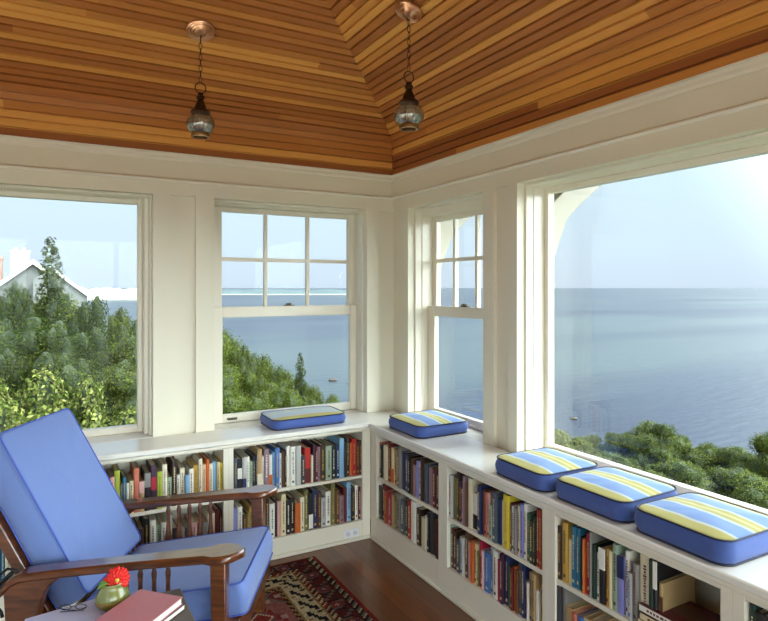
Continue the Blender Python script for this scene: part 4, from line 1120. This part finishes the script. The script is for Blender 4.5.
# house beyond the trees
hd = 62; hx, hy, _ = far(34, hd)
hs = empty('shingled_house', (hx, hy, -9.4), -YAW+R(30))
tag(hs, 'pale shingled house with white gable trim and chimney behind the dark trees', 'house')
def hz(py): return EYE-(py-HOR)/FPX*hd+9
def hu(px): return (px-34)/FPX*hd
SHG = mat('weathered_shingle', srgb(92,94,92), .85, noise=.1, nscale=3); RFG = mat('gray_roof', srgb(92,88,82), .85, noise=.12, nscale=3); HW = mat('white_house_trim', srgb(186,184,178), .6)
# main gable facing the camera
za, ze = hz(256), hz(290); ua = hu(33); hw_ = hu(33)-hu(-8)
MB().prism([(ua-hw_*.93, 0), (ua+hw_*.93, 0), (ua+hw_*.93, ze), (ua, za-.25), (ua-hw_*.93, ze)], 0, 9, axis=1).build('wall', SHG, hs)
w = MB()
for s in (-1, 1):
    w.add([(ua, -.4, za), (ua+s*hw_*1.05, -.4, ze-.1), (ua+s*hw_*1.05, 9.2, ze-.1), (ua, 9.2, za), (ua, -.4, za-.22), (ua+s*hw_*1.05, -.4, ze-.32), (ua+s*hw_*1.05, 9.2, ze-.32), (ua, 9.2, za-.22)],
          [(0,1,2,3), (4,7,6,5), (0,4,5,1), (1,5,6,2), (2,6,7,3), (0,3,7,4)])
w.build('roof', RFG, hs)
w = MB()
for s in (-1, 1):
    w.add([(ua, -.55, za+.05), (ua+s*hw_*1.07, -.55, ze-.1), (ua+s*hw_*1.07, -.55, ze-.55), (ua, -.55, za-.42), (ua, -.40, za+.05), (ua+s*hw_*1.07, -.40, ze-.1), (ua+s*hw_*1.07, -.40, ze-.55), (ua, -.40, za-.42)],
          [(0,1,2,3), (4,7,6,5), (0,4,5,1), (1,5,6,2), (2,6,7,3), (0,3,7,4)])
w.build('rake_board', HW, hs)
# second gable, lower and to the side, whose slope shows down to the beach
zb2, ub = hz(262), hu(48)
MB().prism([(ub-1.5, 0), (ub+3.3, 0), (ub+3.3, hz(292)), (ub, zb2-.2), (ub-1.5, hz(276))], -2.5, -.6, axis=1).build('wing_wall', SHG, hs)
w = MB().add([(ub-.1, -2.9, zb2), (ub+3.7, -2.9, hz(292)), (ub+3.7, -.6, hz(292)), (ub-.1, -.6, zb2), (ub-.1, -2.9, zb2-.35), (ub+3.7, -2.9, hz(292)-.35), (ub+3.7, -.6, hz(292)-.35), (ub-.1, -.6, zb2-.35)],
          [(0,1,2,3), (4,7,6,5), (0,4,5,1), (1,5,6,2), (2,6,7,3), (0,3,7,4)])
w.build('wing_rake_board', HW, hs)
w = MB().box(hu(13), hu(30), 3.5, 4.8, hz(285), hz(247)).box(hu(12), hu(31), 3.4, 4.9, hz(247), hz(245)).box(hu(16), hu(19), 3.9, 4.3, hz(245), hz(242)).box(hu(23), hu(26), 3.9, 4.3, hz(245), hz(242)); w.build('chimney', mat('painted_brick', srgb(164,158,148), .8, noise=.08, nscale=4), hs)
MB().box(hu(-6), hu(5), 5.5, 6.5, hz(280), hz(254)).box(hu(-7), hu(6), 5.4, 6.6, hz(254), hz(251)).build('chimney', mat('pink_brick', srgb(150,110,96), .8), hs)
for px in (8, 24, 40):
    f = MB().box(hu(px)-.35, hu(px)+.35, -.05, 0, hz(312), hz(298)).build('window', HW, hs)
    MB().box(hu(px)-.25, hu(px)+.25, -.07, -.05, hz(311), hz(299)).build('pane', mat('dark_pane', srgb(70,80,90), .2), f)

# ------------------------------------------------------------------ light
sun = bpy.data.lights.new('sun', 'SUN'); so = bpy.data.objects.new('sun', sun); C.objects.link(so)
sv = Vector((.36, -.64, .68)).normalized()
so.rotation_euler = (-sv).to_track_quat('-Z', 'Y').to_euler(); so.location = (5, -5, 9)
sun.energy = 3.9; sun.angle = R(1.0); sun.color = (1, .975, .93)
wd = bpy.data.worlds.new('sky'); bpy.context.scene.world = wd; wd.use_nodes = True; nt = wd.node_tree; L = nt.links.new
bg = nt.nodes['Background']
tc = nt.nodes.new('ShaderNodeTexCoord'); sp = nt.nodes.new('ShaderNodeSeparateXYZ'); L(tc.outputs['Generated'], sp.inputs[0])
mr = nt.nodes.new('ShaderNodeMapRange'); mr.inputs['From Min'].default_value = -.2; mr.inputs['From Max'].default_value = 1; L(sp.outputs[2], mr.inputs['Value'])
rp = nt.nodes.new('ShaderNodeValToRGB'); e = rp.color_ramp.elements
e[0].position = 0; e[0].color = (.30,.36,.40,1); e[1].position = 1; e[1].color = (.45,.62,.95,1)
for p, c in ((.155, (.40,.46,.50,1)), (.168, (.62,.74,.88,1)), (.21, (.66,.80,.93,1)), (.30, (.68,.86,1.0,1)), (.5, (.60,.78,1.0,1))): q = e.new(p); q.color = c
L(mr.outputs[0], rp.inputs['Fac'])
dt = nt.nodes.new('ShaderNodeVectorMath'); dt.operation = 'DOT_PRODUCT'; dt.inputs[1].default_value = Vector((.42, -.72, .50)).normalized(); L(tc.outputs['Generated'], dt.inputs[0])
m2 = nt.nodes.new('ShaderNodeMapRange'); m2.inputs['From Min'].default_value = 0; m2.inputs['From Max'].default_value = 1; m2.inputs['To Min'].default_value = 0; m2.inputs['To Max'].default_value = 1
m2.interpolation_type = 'SMOOTHSTEP'; L(dt.outputs['Value'], m2.inputs['Value'])
# bright sky glow added behind the house to light the room
v1 = nt.nodes.new('ShaderNodeVectorMath'); v1.operation = 'SCALE'; v1.inputs[0].default_value = (9.6, 10.8, 10.9); L(m2.outputs[0], v1.inputs['Scale'])
vm = nt.nodes.new('ShaderNodeVectorMath'); vm.operation = 'ADD'; L(rp.outputs[0], vm.inputs[0]); L(v1.outputs[0], vm.inputs[1])
L(vm.outputs[0], bg.inputs['Color']); bg.inputs['Strength'].default_value = 1.15

sc = bpy.context.scene
sc.view_settings.view_transform = 'Standard'; sc.view_settings.look = 'None'; sc.view_settings.gamma = 1; sc.view_settings.use_curve_mapping = False
sc.view_settings.exposure = 0.0
sc.cycles.use_denoising = True
sc.cycles.max_bounces = 12; sc.cycles.diffuse_bounces = 7; sc.cycles.glossy_bounces = 4; sc.cycles.transparent_max_bounces = 16
sc.cycles.sample_clamp_indirect = 4.0; sc.cycles.caustics_reflective = False; sc.cycles.caustics_refractive = False
